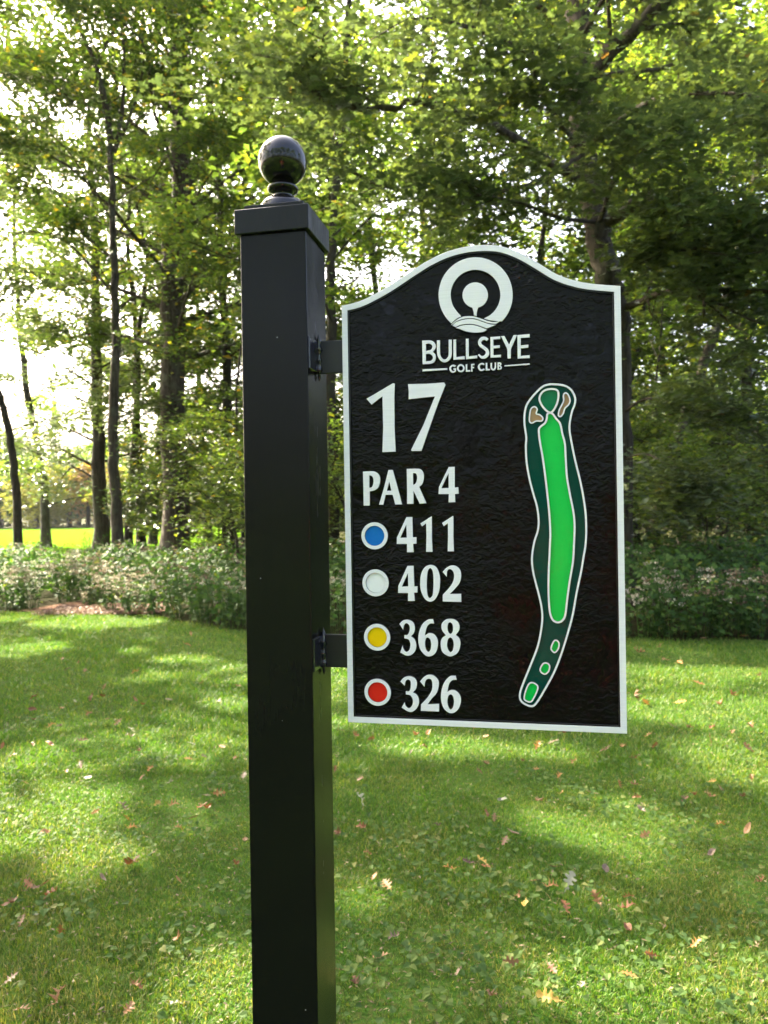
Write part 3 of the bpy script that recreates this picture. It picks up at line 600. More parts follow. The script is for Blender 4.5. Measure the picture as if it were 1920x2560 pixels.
ALL_TREES = []
LEAFMUL = 1.88
def tree(label, trunk, r0, H, crown=(3, None), R=3.5, nb=16, leaves=6000, size=0.11, mat_l=None, mat_b=None, limbs=(), cat='tree', group=None, lobed=False,
         name='tree', aim=None, spread=0.29, seg=8, thin=1.0, gaps=True, flat=0.5, rise=0.6, taper=0.75, clear=False, up=0.62, thintop=0.0, clr=.45, beams=.96):
    """trunk: measured points from the ground up; limbs: measured limbs [(points, r_start, r_end)]; the rest of the crown branches off by itself"""
    global rng
    rng = np.random.default_rng(zlib.crc32(label.encode()))   # every tree grows the same way each time
    base = np.array(trunk[0], float); base[2] = 0
    root_ = empty(name, tuple(base))
    tag(root_, label, cat, group)
    T = [np.array(p, float)-base for p in trunk]
    T[0][2] = -0.15
    last = T[-1]
    if last[2] < H:
        d = (T[-1]-T[-2]); d /= np.linalg.norm(d)
        k = (H-last[2])/max(0.4, d[2])
        T.append(last+np.array([d[0]*0.4, d[1]*0.4, 1])*k*0.5+rng.normal(0, .15, 3)); T.append(last+np.array([d[0]*0.25, d[1]*0.25, 1])*k+rng.normal(0, .2, 3))
    path = bend(T, 5, r0*0.10)
    z = np.array([p[2] for p in path])
    rad = r0*(1-taper*np.clip(z/H, 0, 1)**0.9)
    rad = rad*(1+0.45*np.exp(-np.clip(z, 0, 9)/0.35))
    mb = Mesh(); mb.tube(path, rad, seg+4)
    pathA = np.array(path)
    tw = []                                       # twigs (start, end)
    ml = Mesh()
    def limb(P, ra, rb, nsub, ln):
        P = bend(P, 4, ra*0.25)
        ml.tube(P, np.linspace(ra, rb, len(P)), seg-2)
        P = np.array(P); m_ = len(P)
        for j in range(nsub):
            i = int(rng.integers(max(1, m_//4), m_))
            dirn = P[i]-P[i-1]; dirn = dirn/(np.linalg.norm(dirn)+1e-9)
            side = rng.normal(0, 1, 3)*np.array([1, 1, 0.45]); side /= np.linalg.norm(side)
            e = P[i]+(dirn*0.7+side*0.8+np.array([0, 0, 0.12]))*ln*rng.uniform(0.5, 1.15)
            mid = (P[i]+e)/2+rng.normal(0, .06, 3)
            if clear and sun_gap(np.array([P[i]+base, mid+base, e+base])).any(): continue
            ml.tube([P[i], mid, e], [max(rb*0.8, 0.006), rb*0.55, 0.003], 4)
            tw.append((P[i], e))
            for q in range(2):
                f = mid+(e-mid)*rng.uniform(0, .8); g = f+(side*rng.choice([-1, 1])+dirn*.5+rng.normal(0, .5, 3)*np.array([1, 1, .4]))*ln*0.4
                ml.tube([f, g], [max(rb*.4, .004), 0.002], 3)
                tw.append((f, g))
        tw.append((P[-2], P[-1]+(P[-1]-P[-2])*0.8))
    for P, ra, rb in limbs:
        limb([np.array(p)-base for p in P], ra, rb, 7, R*0.32)
    z0, z1 = crown[0], crown[1] or H
    for j in range(nb):
        t = (j+0.5+rng.uniform(-.4, .4))/nb
        zz = z0+(z1-z0)*t
        i = int(np.argmin(np.abs(z-zz)))
        a = j*2.399+rng.uniform(-.5, .5)
        if aim is not None and rng.random() < 0.5: a = aim+rng.normal(0, .7)
        Lb = R*(1-0.55*max(0, t-0.35)/0.65)*rng.uniform(0.7, 1.15)
        o = pathA[i]; dv = np.array([math.cos(a), math.sin(a), 0])
        inc = rise*(0.4+1.2*t)
        limb([o, o+dv*Lb*.35+np.array([0, 0, inc*Lb*.45]), o+dv*Lb*.72+np.array([0, 0, inc*Lb*.75])+rng.normal(0, .12, 3)*Lb*.3, o+dv*Lb+np.array([0, 0, inc*Lb*.8])+rng.normal(0, .2, 3)*Lb*.2],
             max(0.010, float(rad[i])*0.24), 0.007, 7, R*0.28)
    mb.build('trunk', mat_b, root_)
    ml.build('branches', mat_b, root_)
    # leaves
    per = max(6, int(leaves*LEAFMUL/len(tw)))
    LP = np.concatenate([spray(p, q, int(per*rng.uniform(.3, 1.7)), spread*R*0.22, flat) for p, q in tw])
    keep = LP[:, 2] > 0.25
    if gaps: keep &= ~(sun_gap(LP+base) & (rng.random(len(LP)) < 0.995))
    rt = np.interp(LP[:, 2], z, pathA[:, 0]); ry = np.interp(LP[:, 2], z, pathA[:, 1])
    near = np.hypot(LP[:, 0]-rt, LP[:, 1]-ry) < r0*1.2+clr
    keep &= ~(near & (LP[:, 2] < z1*.75) & (rng.random(len(LP)) < .8))
    if thintop: keep &= in_view(LP+base, 0.06) | (rng.random(len(LP)) < 1-thintop)
    if beams:                                             # openings high in the crowns that let sun down to the lower leaves
        W = LP+base; g = W[:, :2]-sdv[:2]/sdv[2]*W[:, 2:3]
        bn = np.sin(g[:, 0]*1.9+g[:, 1]*.7)*np.sin(g[:, 1]*1.6-g[:, 0]*.5)+.45*np.sin(g[:, 0]*3.7-1)*np.sin(g[:, 1]*3.1+2)
        keep &= ~((bn > np.where(g[:, 0] > 1, -.06, .55)) & (W[:, 2] > np.where(g[:, 0] > 1, 2.6, 4.5)+.8*np.sin(g[:, 0])) & (g[:, 1] > 10.5) & (rng.random(len(LP)) < np.where(in_view(W, .03), beams*.8, 1)))
    if clear: keep &= ~in_view(LP+base, 0.03)
    if thin < 1: keep &= rng.random(len(LP)) < thin
    LP = LP[keep]
    n = len(LP)
    s = size*rng.uniform(0.65, 1.25, n)
    me = leaf_mesh('crown', LP, s, s*(0.85 if lobed else 0.62), [mat_l], lobed=lobed, up=up)
    link('crown', me, root_)
    ALL_TREES.append((label, n))
    return root_

# the oak beside the sign
oak_tr = [at(1337, 1310, 12), at(1338, 1150, 12), at(1337, 900, 12), at(1334, 700, 12), at(1318, 620, 12), at(1297, 527, 12), at(1284, 450, 12), at(1262, 320, 12), at(1255, 230, 12), at(1248, 60, 12), at(1245, -120, 12)]
L = [([at(1268, 395, 12), at(1199, 359, 11.7), at(1152, 331, 11.4), at(1080, 278, 10.9), at(994, 244, 10.3), at(900, 222, 9.7), at(800, 235, 9.2), at(700, 215, 8.8), at(640, 160, 8.5)], 0.085, 0.022),
     ([at(1290, 480, 12), at(1343, 465, 11.6), at(1382, 431, 11.2), at(1438, 427, 10.9), at(1472, 455, 10.7), at(1491, 503, 10.6), at(1511, 575, 10.5), at(1524, 695, 10.5)], 0.105, 0.020),
     ([at(1484, 470, 10.6), at(1540, 455, 10.4), at(1600, 472, 10.1), at(1700, 500, 9.8)], 0.045, 0.015),
     ([at(1336, 668, 12), at(1391, 650, 11.6), at(1439, 630, 11.2), at(1560, 627, 10.7), at(1720, 634, 10.2)], 0.062, 0.028),
     ([at(1252, 210, 12), at(1324, 105, 11.6), at(1372, 62, 11.3), at(1450, -10, 11), at(1540, -130, 10.6)], 0.14, 0.05),
     ([at(1290, 500, 12), at(1330, 380, 11), at(1400, 310, 10), at(1500, 300, 9)], 0.05, 0.012),
     ([at(1262, 330, 12), at(1200, 250, 10.6), at(1160, 170, 9.4), at(1150, 110, 8.4)], 0.05, 0.012),
     ([at(1255, 250, 12), at(1150, 120, 11), at(1020, 60, 10), at(880, 40, 9)], 0.06, 0.012),
     ([at(1262, 330, 12), at(1140, 400, 10.8), at(1000, 420, 10), at(820, 400, 9.3), at(700, 330, 9)], 0.045, 0.010),
     ([at(1290, 480, 12), at(1210, 470, 10.5), at(1130, 440, 9.6), at(1030, 420, 9)], 0.035, 0.010),
     ([at(1262, 320, 12), at(1400, 220, 10.8), at(1540, 200, 9.8), at(1680, 220, 9)], 0.055, 0.012),
     ([at(1350, 640, 12), at(1420, 560, 10.8), at(1500, 540, 10), at(1600, 560, 9.4)], 0.03, 0.010),
     ([at(1337, 900, 12), at(1400, 860, 11.4), at(1470, 880, 11), at(1540, 900, 10.7)], 0.025, 0.008),
     ([at(1337, 1000, 12), at(1390, 980, 11.4), at(1450, 1010, 11), at(1500, 1040, 10.8)], 0.02, 0.008),
     ([at(1250, 100, 12), at(1100, -40, 10.5), at(900, -90, 9.5), at(700, -60, 8.8)], 0.06, 0.012)]
tree('large oak with forking grey trunk spreading its branches behind the sign', oak_tr, 0.225, 13, crown=(8, 13), R=4.2, nb=10, leaves=21000, size=0.14, mat_l=M_leaf_oak, mat_b=M_bark,
     limbs=L, lobed=True, name='oak_tree', beams=.5, clr=.75, aim=-PI/2, spread=0.27, taper=0.25, flat=0.6)

def P_(d, *pts): return [at(x, y, d) for x, y in pts]
tree('slender curving trunk at the left edge of the picture with sparse foliage', P_(20, (42, 1215), (34, 1050), (24, 960), (10, 890), (-8, 830), (-30, 700), (-45, 500)), 0.12, 13, crown=(3.6, 13), R=4.6, nb=28,
     leaves=9500, size=0.17, mat_l=M_leaf_grey, mat_b=M_bark_dk)
tree('straight dark trunk standing left of its slimmer neighbours by the fairway', P_(26, (217, 1200), (212, 1000), (208, 800), (207, 600), (202, 400)), 0.27, 15, crown=(3.0, 15), R=5.4, nb=30,
     leaves=12500, size=0.18, mat_l=M_leaf_oak, mat_b=M_bark_dk,
     limbs=[(P_(26, (209, 1010), (170, 990), (120, 965), (60, 960)), 0.06, 0.015), (P_(26, (212, 1040), (160, 1010), (130, 1040), (120, 1080)), 0.04, 0.012)])
tree('gently bowed trunk rising out of the flowers left of the thickest trunk', P_(19, (253, 1240), (251, 1080), (244, 960), (247, 830), (250, 700), (246, 520), (238, 330), (232, 250)), 0.155, 14, crown=(6.5, 14), R=3.8, nb=24,
     leaves=9500, size=0.15, mat_l=M_leaf_maple, mat_b=M_bark,
     limbs=[(P_(19, (240, 300), (215, 160), (175, 70), (140, -20), (110, -120)), 0.07, 0.02), (P_(19, (246, 330), (262, 240), (268, 120), (262, 20), (262, -90)), 0.06, 0.02),
            (P_(19, (248, 330), (285, 240), (305, 170), (318, 80)), 0.045, 0.012), (P_(19, (247, 560), (180, 500), (110, 400), (40, 380)), 0.045, 0.012),
            (P_(19, (247, 640), (200, 580), (140, 520), (60, 500), (0, 520)), 0.04, 0.012)])
tree('thin leaning trunk of the close pair behind the bowed one', P_(26, (275, 1190), (284, 1050), (291, 950), (297, 850), (300, 720)), 0.15, 13, crown=(5, 13), R=3.0, nb=14, leaves=5000, size=0.165, mat_l=M_leaf_wood, mat_b=M_bark_dk)
tree('upright dark trunk of the close pair just left of the thickest trunk', P_(27, (306, 1185), (301, 1000), (295, 880), (292, 700)), 0.17, 14, crown=(4.5, 14), R=3.6, nb=16, leaves=6500, size=0.165, mat_l=M_leaf_maple, mat_b=M_bark_dk)
tree('thickest rough barked trunk left of the post with tall leafy crown', P_(22, (378, 1215), (376, 1000), (374, 850), (377, 700), (372, 560), (393, 400), (388, 200), (386, 0), (386, -150)), 0.40, 20, crown=(5.5, 17), R=5.0, nb=34,
     leaves=17500, size=0.155, mat_l=M_leaf_maple, mat_b=M_bark, taper=0.55, clr=1.1,
     limbs=[(P_(22, (380, 620), (430, 560), (470, 530), (520, 500)), 0.09, 0.02), (P_(22, (386, 60), (350, 20), (310, -60), (290, -140)), 0.09, 0.03), (P_(22, (392, 420), (440, 360), (470, 280), (500, 180)), 0.06, 0.015),
            (P_(22, (376, 430), (330, 400), (270, 380), (200, 360)), 0.05, 0.015)])
tree('mid sized dark trunk between the thickest trunk and the post', P_(24, (490, 1190), (495, 1050), (492, 900), (485, 700), (478, 600), (474, 400)), 0.21, 15, crown=(4.2, 15), R=4.2, nb=26, leaves=11000, size=0.155, mat_l=M_leaf_maple, mat_b=M_bark_dk)
tree('thin dark sapling close to the left side of the post', P_(18, (527, 1210), (524, 1080), (517, 980), (510, 870), (520, 760)), 0.055, 7.5, crown=(2.6, 7.5), R=2.2, nb=12, leaves=2600, size=0.11, mat_l=M_leaf_maple, mat_b=M_bark_dk)
tree('slim straight trunk seen in the gap between post and sign', P_(16, (718, 1240), (717, 900), (716, 700), (716, 540), (722, 420), (735, 300), (745, 150)), 0.155, 14, crown=(4.5, 14), R=3.8, nb=24, leaves=12000, size=0.145, mat_l=M_leaf_wood, mat_b=M_bark_dk)
tree('trunk leaning strongly to the right beyond the sign', P_(17, (1392, 1260), (1420, 1110), (1452, 990), (1482, 900), (1515, 800), (1555, 690), (1590, 560), (1640, 350)), 0.15, 14, crown=(6, 14), R=3.8, nb=20, leaves=10000, size=0.115, mat_l=M_leaf_wood, mat_b=M_bark, thintop=.6, clr=1.2)
tree('upright grey trunk forking high near the right edge', P_(22, (1628, 1210), (1620, 1000), (1612, 880), (1613, 780), (1600, 650), (1590, 400)), 0.19, 15, clr=1.0, crown=(3.5, 15), R=4.2, nb=24, leaves=11000, size=0.125, mat_l=M_leaf_wood, mat_b=M_bark,
     limbs=[(P_(22, (1613, 800), (1640, 740), (1665, 640), (1690, 500)), 0.09, 0.03)])
tree('very thin sinuous sapling right beside the sign', P_(15, (1420, 1230), (1424, 1050), (1428, 950), (1414, 860), (1425, 760), (1432, 650)), 0.04, 6.5, crown=(2.2, 6.5), R=2.0, nb=12, leaves=2200, size=0.105, mat_l=M_leaf_wood, mat_b=M_bark_dk)

# woodland further back
back = [(100, 36, .22, 'distant tree behind the bright gap left of the straight trunk', M_leaf_wood), (600, 30, .2, 'woodland tree glimpsed behind the post', M_leaf_maple), (830, 27, .18, 'woodland tree hidden behind the left half of the sign', M_leaf_wood), (960, 34, .25, 'tall woodland tree rising behind the sign crest', M_leaf_wood),
        (1130, 25, .16, 'green woodland tree behind the oak limbs', M_leaf_maple), (1250, 36, .24, 'distant woodland tree right behind the oak trunk', M_leaf_wood), (1475, 30, .2, 'pale leaved woodland tree between the leaning and forked trunks', M_leaf_maple),
        (1560, 40, .26, 'distant tall woodland tree left of the forked grey trunk', M_leaf_wood), (1700, 27, .2, 'woodland tree just off the right edge', M_leaf_wood), (700, 42, .26, 'distant tall tree in line with the bracket gap', M_leaf_wood), (450, 44, .24, 'distant tree closing the view right of the thickest trunk', M_leaf_maple),
        (330, 38, .2, 'distant tree right of the bowed trunk', M_leaf_maple), (540, 26, .14, 'yellow green tree just behind the top of the post', M_leaf_maple), (1320, 30, .2, 'woodland tree behind the right side of the sign', M_leaf_maple),
        (1380, 24, .12, 'slim woodland tree right of the sign behind the sapling', M_leaf_grey), (1790, 18, .16, 'near woodland tree outside the right edge', M_leaf_wood)]
for px, d, r, lb, ml_ in back:
    b = at(px, 1200, d)
    tree(lb, [b, b+np.array([rng.normal(0, .3), 0, 4]), b+np.array([rng.normal(0, .6), 0, 8])], r, 14+d*0.12, crown=(1.6, 14+d*0.12), R=4.6, nb=28, leaves=6300 if px > 1300 else 7200, size=0.215+0.0028*d, mat_l=ml_, mat_b=M_bark_dk,
         group='woodland trees behind the sign', spread=0.42, thintop=.9, beams=.55)
# trees left of the view whose crowns shade the lawn
for x, y, r, lb in [(-10.5, 9.5, .2, 'shade tree left of the view beside the near lawn'), (-13.5, 15.5, .24, 'shade tree left of the view by the end of the flower bed'), (-14, 6.5, .22, 'shade tree left of the view level with the sign'),
                    (-17.5, 11.5, .25, 'outermost shade tree left of the view'), (-11.5, 2.0, .16, 'smaller shade tree left of the view nearest the camera')]:
    tree(lb, [(x, y, 0), (x+.2, y, 4), (x+.1, y+.2, 8)], r, 14, crown=(3.2, 14), R=5.0, nb=24, leaves=7000, size=0.22, mat_l=M_leaf_wood, mat_b=M_bark_dk, group='shade trees left of the lawn', spread=0.42, clear=True)
# trees across the grass behind the viewer: they darken the lower reflections in the paint
for k, (x, y) in enumerate([(-11, -12), (-4.5, -14), (2.5, -13), (9, -12), (15, -8), (-17, -7), (20, 2)]):
    tree(['leftmost', 'second', 'middle', 'fourth', 'rightmost', 'left side', 'right side'][k]+' tree of the row behind the viewer', [(x, y, 0), (x+.2, y, 3), (x, y+.2, 6)], .22, 12, crown=(1.0, 12), R=4.2, nb=22, leaves=2600, size=0.42, mat_l=M_leaf_wood, mat_b=M_bark_dk,
         group='trees behind the viewer', gaps=False, spread=0.45)

# understorey: shrubs and saplings between the trunks
shr = [(395, 25, 2.6, 'maple sapling with yellowing leaves behind the foot of the thickest trunk', M_leaf_maple), (470, 26, 3.2, 'yellow green sapling right of the thickest trunk', M_leaf_maple), (513, 14, 2.4, 'layered green sapling just left of the post', M_leaf_maple), (335, 25, 2.0, 'low bush right of the paired trunks', M_leaf_maple),
       (600, 14, 2.8, 'leafy sapling behind the lower post', M_leaf_wood), (760, 13.5, 2.6, 'leafy sapling behind the left edge of the sign', M_leaf_wood), (900, 15, 3, 'leafy sapling behind the lower sign', M_leaf_wood), (1080, 15, 3, 'leafy sapling behind the middle of the sign', M_leaf_wood),
       (1230, 14, 3, 'leafy sapling behind the hole map', M_leaf_wood), (1372, 14.5, 2.3, 'broad leaved sapling with low branches right of the sign', M_leaf_wood), (1500, 13.5, 1.9, 'green sapling over the flowers right of the sign', M_leaf_wood),
       (1575, 20, 2.6, 'pale green sapling between leaning trunk and right edge', M_leaf_wood), (1600, 15, 1.9, 'bushy sapling near the right edge', M_leaf_maple), (1680, 14, 3.0, 'bushy sapling at the right edge', M_leaf_wood), (1340, 22, 4.5, 'tall pale sapling behind the low broad leaved one', M_leaf_maple)]
for i_, px in enumerate([560, 640, 720, 850, 980, 1100, 1210, 1330, 1400, 1490, 1560, 1640, 1710]):
    shr.append((px, 21+(i_*5) % 9, 3.4+(i_ % 3)*.6, 'dense green thicket shrub deep in the woods, %s' % ['behind the post', 'left of the bracket gap', 'in the bracket gap', 'behind the numbers', 'behind the sign centre', 'behind the sign map', 'behind the sign right half', 'at the sign edge', 'just right of the sign', 'left of the leaning trunk foot', 'right of the leaning trunk', 'below the forked trunk', 'at the right edge'][i_], M_leaf_wood))
for px, d, h, lb, ml_ in shr:
    b = at(px, 1250, d); b[2] = 0
    tree(lb, [b, b+np.array([rng.normal(0, .1), 0, h*.4]), b+np.array([rng.normal(0, .2), 0, h*.8])], 0.022+0.008*h, h, crown=(0.5, h), R=0.5*h+.6, nb=14, leaves=int(1000+450*h), size=0.10 if d < 19 else 0.16, mat_l=ml_, mat_b=M_bark_dk,
         cat='sapling', name='sapling', spread=0.5, seg=6)

# ------------------------------------------------------------------ far side of the fairway
def far_tree(lb, px, d, h, w, kind, conifer=False, n=1500):
    b = at(px, 1130, d); b[2] = 0
    r_ = empty('distant_tree', tuple(b)); tag(r_, lb, 'tree', 'distant trees beyond the fairway')
    mb = Mesh(); mb.tube([(0, 0, -.2), (0.1, 0, h*.5), (0, 0, h*.92)], [w*.05+.12, w*.03+.06, .03], 7); mb.build('trunk', M_bark_dk, r_)
    if conifer:
        t = rng.random(n)**0.7; rr = (1-t)*w*(0.55+0.45*np.sin(t*40)**2); a = rng.uniform(0, 2*PI, n); q = rng.random(n)**.5
        P = np.stack([rr*q*np.cos(a), rr*q*np.sin(a), h*(0.12+0.88*t)-rr*q*.15], 1)
    else:
        nc = 30; cc = rng.normal(0, 1, (nc, 3)); cc /= np.linalg.norm(cc, axis=1)[:, None]
        cc *= rng.uniform(.45, 1, nc)[:, None]*np.array([w, w, h*.42]); cc[:, 2] += h*.44
        k = rng.integers(0, nc, n); g = rng.normal(0, 1, (n, 3)); g /= np.linalg.norm(g, axis=1)[:, None]
        P = cc[k]+g*rng.uniform(.5, 1.1, n)[:, None]*np.array([w*.33, w*.33, h*.13])
        P[:, 2] = np.maximum(P[:, 2], 0.2)
    s = rng.uniform(.35, .75, n)*(0.8 if conifer else 1)
    link('crown', leaf_mesh('crown', P, s, s*.7, [M_far[kind]], up=.4), r_)
for a in [('grey green tree at the far left beyond the fairway', 2, 95, 13, 5, 'green'), ('second grey green tree beyond the fairway behind the curving trunk', 38, 100, 13.5, 5, 'green'), ('pale rounded tree beyond the fairway right of the curving trunk', 68, 104, 12.5, 5, 'pale'),
          ('yellow bush shaped tree in front of the far tree line', 78, 88, 8.2, 3.8, 'yellow'), ('taller yellow green tree in the far tree line', 108, 92, 9.5, 4, 'yellow'), ('bluish pine rising above the far tree line', 122, 108, 17.5, 4.5, 'blue', True),
          ('olive tree in the far line left of the first trunk', 150, 96, 12, 4.8, 'pale'), ('orange tinted tree beside the first dark trunk', 190, 94, 10, 3.4, 'orange'), ('pale tree seen between the dark trunks', 232, 98, 12, 4.8, 'green'),
          ('yellow tree glowing between the paired trunks', 292, 90, 9, 4.4, 'yellow'), ('pale tree behind the foot of the thickest trunk', 340, 92, 10, 4.6, 'pale'), ('yellow tree right of the thickest trunk far off', 425, 86, 11, 5, 'yellow'),
          ('dark green tree behind the far yellow one', 470, 96, 14, 6, 'green'), ('low green tree in the far gap left of the post', 520, 80, 10, 5, 'green'), ('grey tree off the left edge of the far line', -40, 98, 13, 5.5, 'green'),
          ('far green tree standing behind the yellow bush', 90, 112, 12, 5.5, 'green'), ('far grey tree closing the line behind the olive one', 170, 112, 13, 5.5, 'green'), ('far pine left of the rounded tree', 20, 112, 16, 4.2, 'blue', True), ('far left tree outside the picture', -110, 98, 14, 6, 'green'),
          ('far green tree behind the paired trunks', 265, 112, 12.5, 6, 'green')]:
    far_tree(*a)
# one forest mass closes the horizon elsewhere
fm = []
for az in np.linspace(-175, 184, 300):
    if -32 < az < -14: continue
    a = math.radians(az); rr = 120+rng.uniform(-8, 8) if az < -10 or az > 50 else 66+rng.uniform(-5, 5)
    hgt = rng.uniform(9, 13)
    n = 150
    P = rng.normal(0, 1, (n, 3)); P /= np.linalg.norm(P, axis=1)[:, None]
    P = P*rng.uniform(.7, 1, n)[:, None]*np.array([5, 5, hgt/2])+np.array([math.sin(a)*rr, math.cos(a)*rr, hgt/2])
    P[:, 2] = hgt*rng.beta(1.1, 1.5, n); fm.append(P)
fm = np.concatenate(fm)
s = rng.uniform(.9, 1.7, len(fm))
tag(link('distant_forest', leaf_mesh('distant_forest', fm, s, s*.8, [M_far['green']], up=.35)), kind='stuff')

# ------------------------------------------------------------------ flower bed
def heart_leaves(P, size, up=.45):
    n = len(P); s = size*rng.uniform(.7, 1.3, n)
    nr = rng.normal(0, 1, (n, 3)); nr /= np.linalg.norm(nr, axis=1)[:, None]; nr[:, 2] = np.abs(nr[:, 2])
    nn = nr*(1-up)+np.array([0, -.25, up]); nn /= np.linalg.norm(nn, axis=1)[:, None]
    az = rng.uniform(0, 2*PI, n); a = np.stack([np.cos(az), np.sin(az), np.full(n, -.5)], 1)
    a -= nn*np.sum(a*nn, 1)[:, None]; a /= np.linalg.norm(a, axis=1)[:, None]+1e-9; b = np.cross(nn, a)
    pts = [(-.42, 0, 0), (-.5, .22, .02), (-.28, .42, .08), (.05, .34, .06), (.55, 0, -.1), (.05, -.34, .06), (-.28, -.42, .08), (-.5, -.22, .02)]
    tris = [(0, 1, 2), (0, 2, 3), (0, 3, 4), (0, 4, 5), (0, 5, 6), (0, 6, 7)]
    V = np.stack([P+a*(u*s)[:, None]+b*(v*s)[:, None]+nn*(w*s)[:, None] for u, v, w in pts], 1)
    F = ((np.arange(n)*8)[:, None, None]+np.array(tris)[None]).reshape(-1, 3)
    return V.reshape(-1, 3), F
def flower_heads(cen, rad, k):
    """flat topped heads: k small florets each"""
    n = len(cen); c_ = np.repeat(cen, k, 0); r = np.repeat(np.broadcast_to(rad, (n,)), k)
    g = rng.normal(0, .5, (n*k, 3)); 
    P = c_+g*r[:, None]*np.array([1, 1, .42]); s = rng.uniform(.007, .018, n*k)
    d1 = rng.normal(0, 1, (n*k, 3)); d1 /= np.linalg.norm(d1, axis=1)[:, None]
    d2 = rng.normal(0, 1, (n*k, 3)); d2 -= d1*np.sum(d1*d2, 1)[:, None]; d2 /= np.linalg.norm(d2, axis=1)[:, None]
    V = np.stack([P-d1*s[:, None], P+d2*s[:, None]*.8, P+d1*s[:, None], P-d2*s[:, None]*.8], 1).reshape(-1, 3)
    F = ((np.arange(n*k)*4)[:, None, None]+np.array([(0, 1, 2), (0, 2, 3)])[None]).reshape(-1, 3)
    return V, F
def herb(label, x, y, h, w, nstem, fl, nl, pink=.5, group=None, fsize=.052, lsize=.065):
    r_ = empty('flowering_plant', (x, y, 0)); tag(r_, label, 'flowering plant', group)
    st = Mesh(); heads = []; LP = []
    for i in range(nstem):
        a = rng.uniform(0, 2*PI); q = rng.uniform(.2, 1)**.5
        b = np.array([math.cos(a)*w*.25*q, math.sin(a)*w*.25*q, 0]); t = np.array([math.cos(a)*w*.5*q, math.sin(a)*w*.5*q, h*rng.uniform(.6, 1.05)*(1-.25*q*q)])
        m_ = (b+t)/2+np.array([0, 0, .05])
        st.tube([b, m_, t], [.005, .004, .002], 4)
        for f in np.linspace(.15, .95, max(2, int(nl/nstem))):
            pnt = b+(t-b)*f; LP.append(pnt+rng.normal(0, .05, 3))
        for j in range(max(1, int(fl*.55))):
            heads.append(t+rng.normal(0, 1, 3)*np.array([.07, .07, .05])-np.array([0, 0, .04*j]))
    st.build('stems', M_herb, r_)
    LP = np.array(LP); LP[:, 2] = np.maximum(LP[:, 2], .03)
    V, F = heart_leaves(LP, lsize); link('foliage', np_mesh('foliage', V, F3=F, mats=[M_herb]), r_)
    heads = np.array(heads); k = rng.random(len(heads)) < pink; heads = np.concatenate([heads[k], heads[~k]])
    V, F = flower_heads(heads, fsize, 14)
    tag(link('flower_heads', np_mesh('flower_heads', V, F3=F, mats=[M_flower_pink, M_flower], midx=(np.arange(len(F)) >= k.sum()*28)), r_), kind='stuff')
    return r_
def fb(px, off):                                         # stand in the bed, off metres behind its front edge
    x = at(px, 1300, 10)[0]/10
    y = 9.0
    for _ in range(8): y = bed_front(x*y)+off
    return x*y, y
for lb, px, off, h, w, ns, fl, nl, pk in [
    ('white flowering clump at the left edge of the bed', 20, .5, .85, .8, 26, 5, 190, .15), ('sunlit white clump just left of the bare mulch', 62, .45, .80, .7, 24, 5, 150, .1),
    ('tall sunlit white clump standing alone behind the bare mulch', 145, 1.4, 1.0, .62, 26, 6, 140, .05), ('pink and cream clump left of the wide white one', 205, .9, .95, .6, 22, 5, 120, .85),
    ('wide bright white clump right of the bare mulch', 250, .35, .75, .8, 28, 6, 160, .1), ('low white clump in front of the grey leaved mass', 290, .25, .6, .7, 22, 5, 140, .2),
    ('leafy clump with few flowers left of the thickest trunk', 345, .35, .85, .9, 22, 2, 260, .5), ('leafy clump in front of the thickest trunk', 400, .35, .95, .9, 22, 2, 280, .6),
    ('heart leaved clump with brownish flowers left of the post', 450, .3, .95, .9, 24, 3, 300, .6), ('heart leaved clump against the left side of the post', 508, .3, .95, .9, 24, 2, 320, .5),
    ('heart leaved clump behind the post', 600, .3, .9, .9, 22, 2, 260, .5), ('leafy clump seen between post and sign', 730, .35, .85, .9, 24, 3, 260, .4),
    ('white flowering clump low beside the sign edge', 1385, .35, .75, .8, 26, 5, 200, .1), ('large heart leaved clump right of the sign', 1450, .3, .85, .9, 24, 2, 330, .3),
    ('dark leafy clump with a spray of white flowers', 1520, .35, .85, .85, 24, 3, 300, .3), ('brownish flowering clump near the right edge', 1590, .4, .85, .85, 24, 4, 260, .7), ('leafy clump at the right edge of the bed', 1650, .35, .8, .9, 22, 3, 280, .6)]:
    x, y = fb(px, off)
    herb(lb, x, y, h, w, ns, fl, nl, pk, 'plants along the front of the flower bed')
# the mass of the same plants behind them
n = 30000
X = rng.uniform(-13, 10, n); D0 = np.array([bed_front(x) for x in X]); off = rng.uniform(0.15, 1, n)**1.3*6.5
Y = D0+off
top = np.clip(.55+off*.16, 0, .86)+.22*np.sin(X*2.1+Y*1.7)*np.cos(X*.9-Y*1.3)+.07*np.sin(X*6.3)*np.sin(Y*5.1)+np.where(X > 0, .06, 0)
top = np.where(X < -1, np.minimum(top, 0.60+.10*np.sin(X*2.7+Y)+0.14*np.clip((X+6)/4, 0, 1)+off*.03), top)
Z = top*rng.uniform(.1, 1, n)**.55
open_ = ((X+4.5)/1.2)**2+((Y-12.1)/1.0)**2 < 1
gap_ = (np.abs(off) < .45) & (rng.random(n) < .6)
k = ~open_ & ~gap_
V, F = heart_leaves(np.stack([X, Y, Z], 1)[k], .075)
tag(link('bed_undergrowth', np_mesh('bed_undergrowth', V, F3=F, mats=[M_herb])), kind='stuff')
n = 5200
X = rng.uniform(-13, 10, n); D0 = np.array([bed_front(x) for x in X]); off = rng.uniform(0.3, 1, n)*6.3; Y = D0+off; drop_ = (X > 0) & (rng.random(n) < .45)
clump = np.sin(X*3.1+Y*2.3)*np.sin(X*1.3-Y*2.9)+rng.normal(0, .45, n)
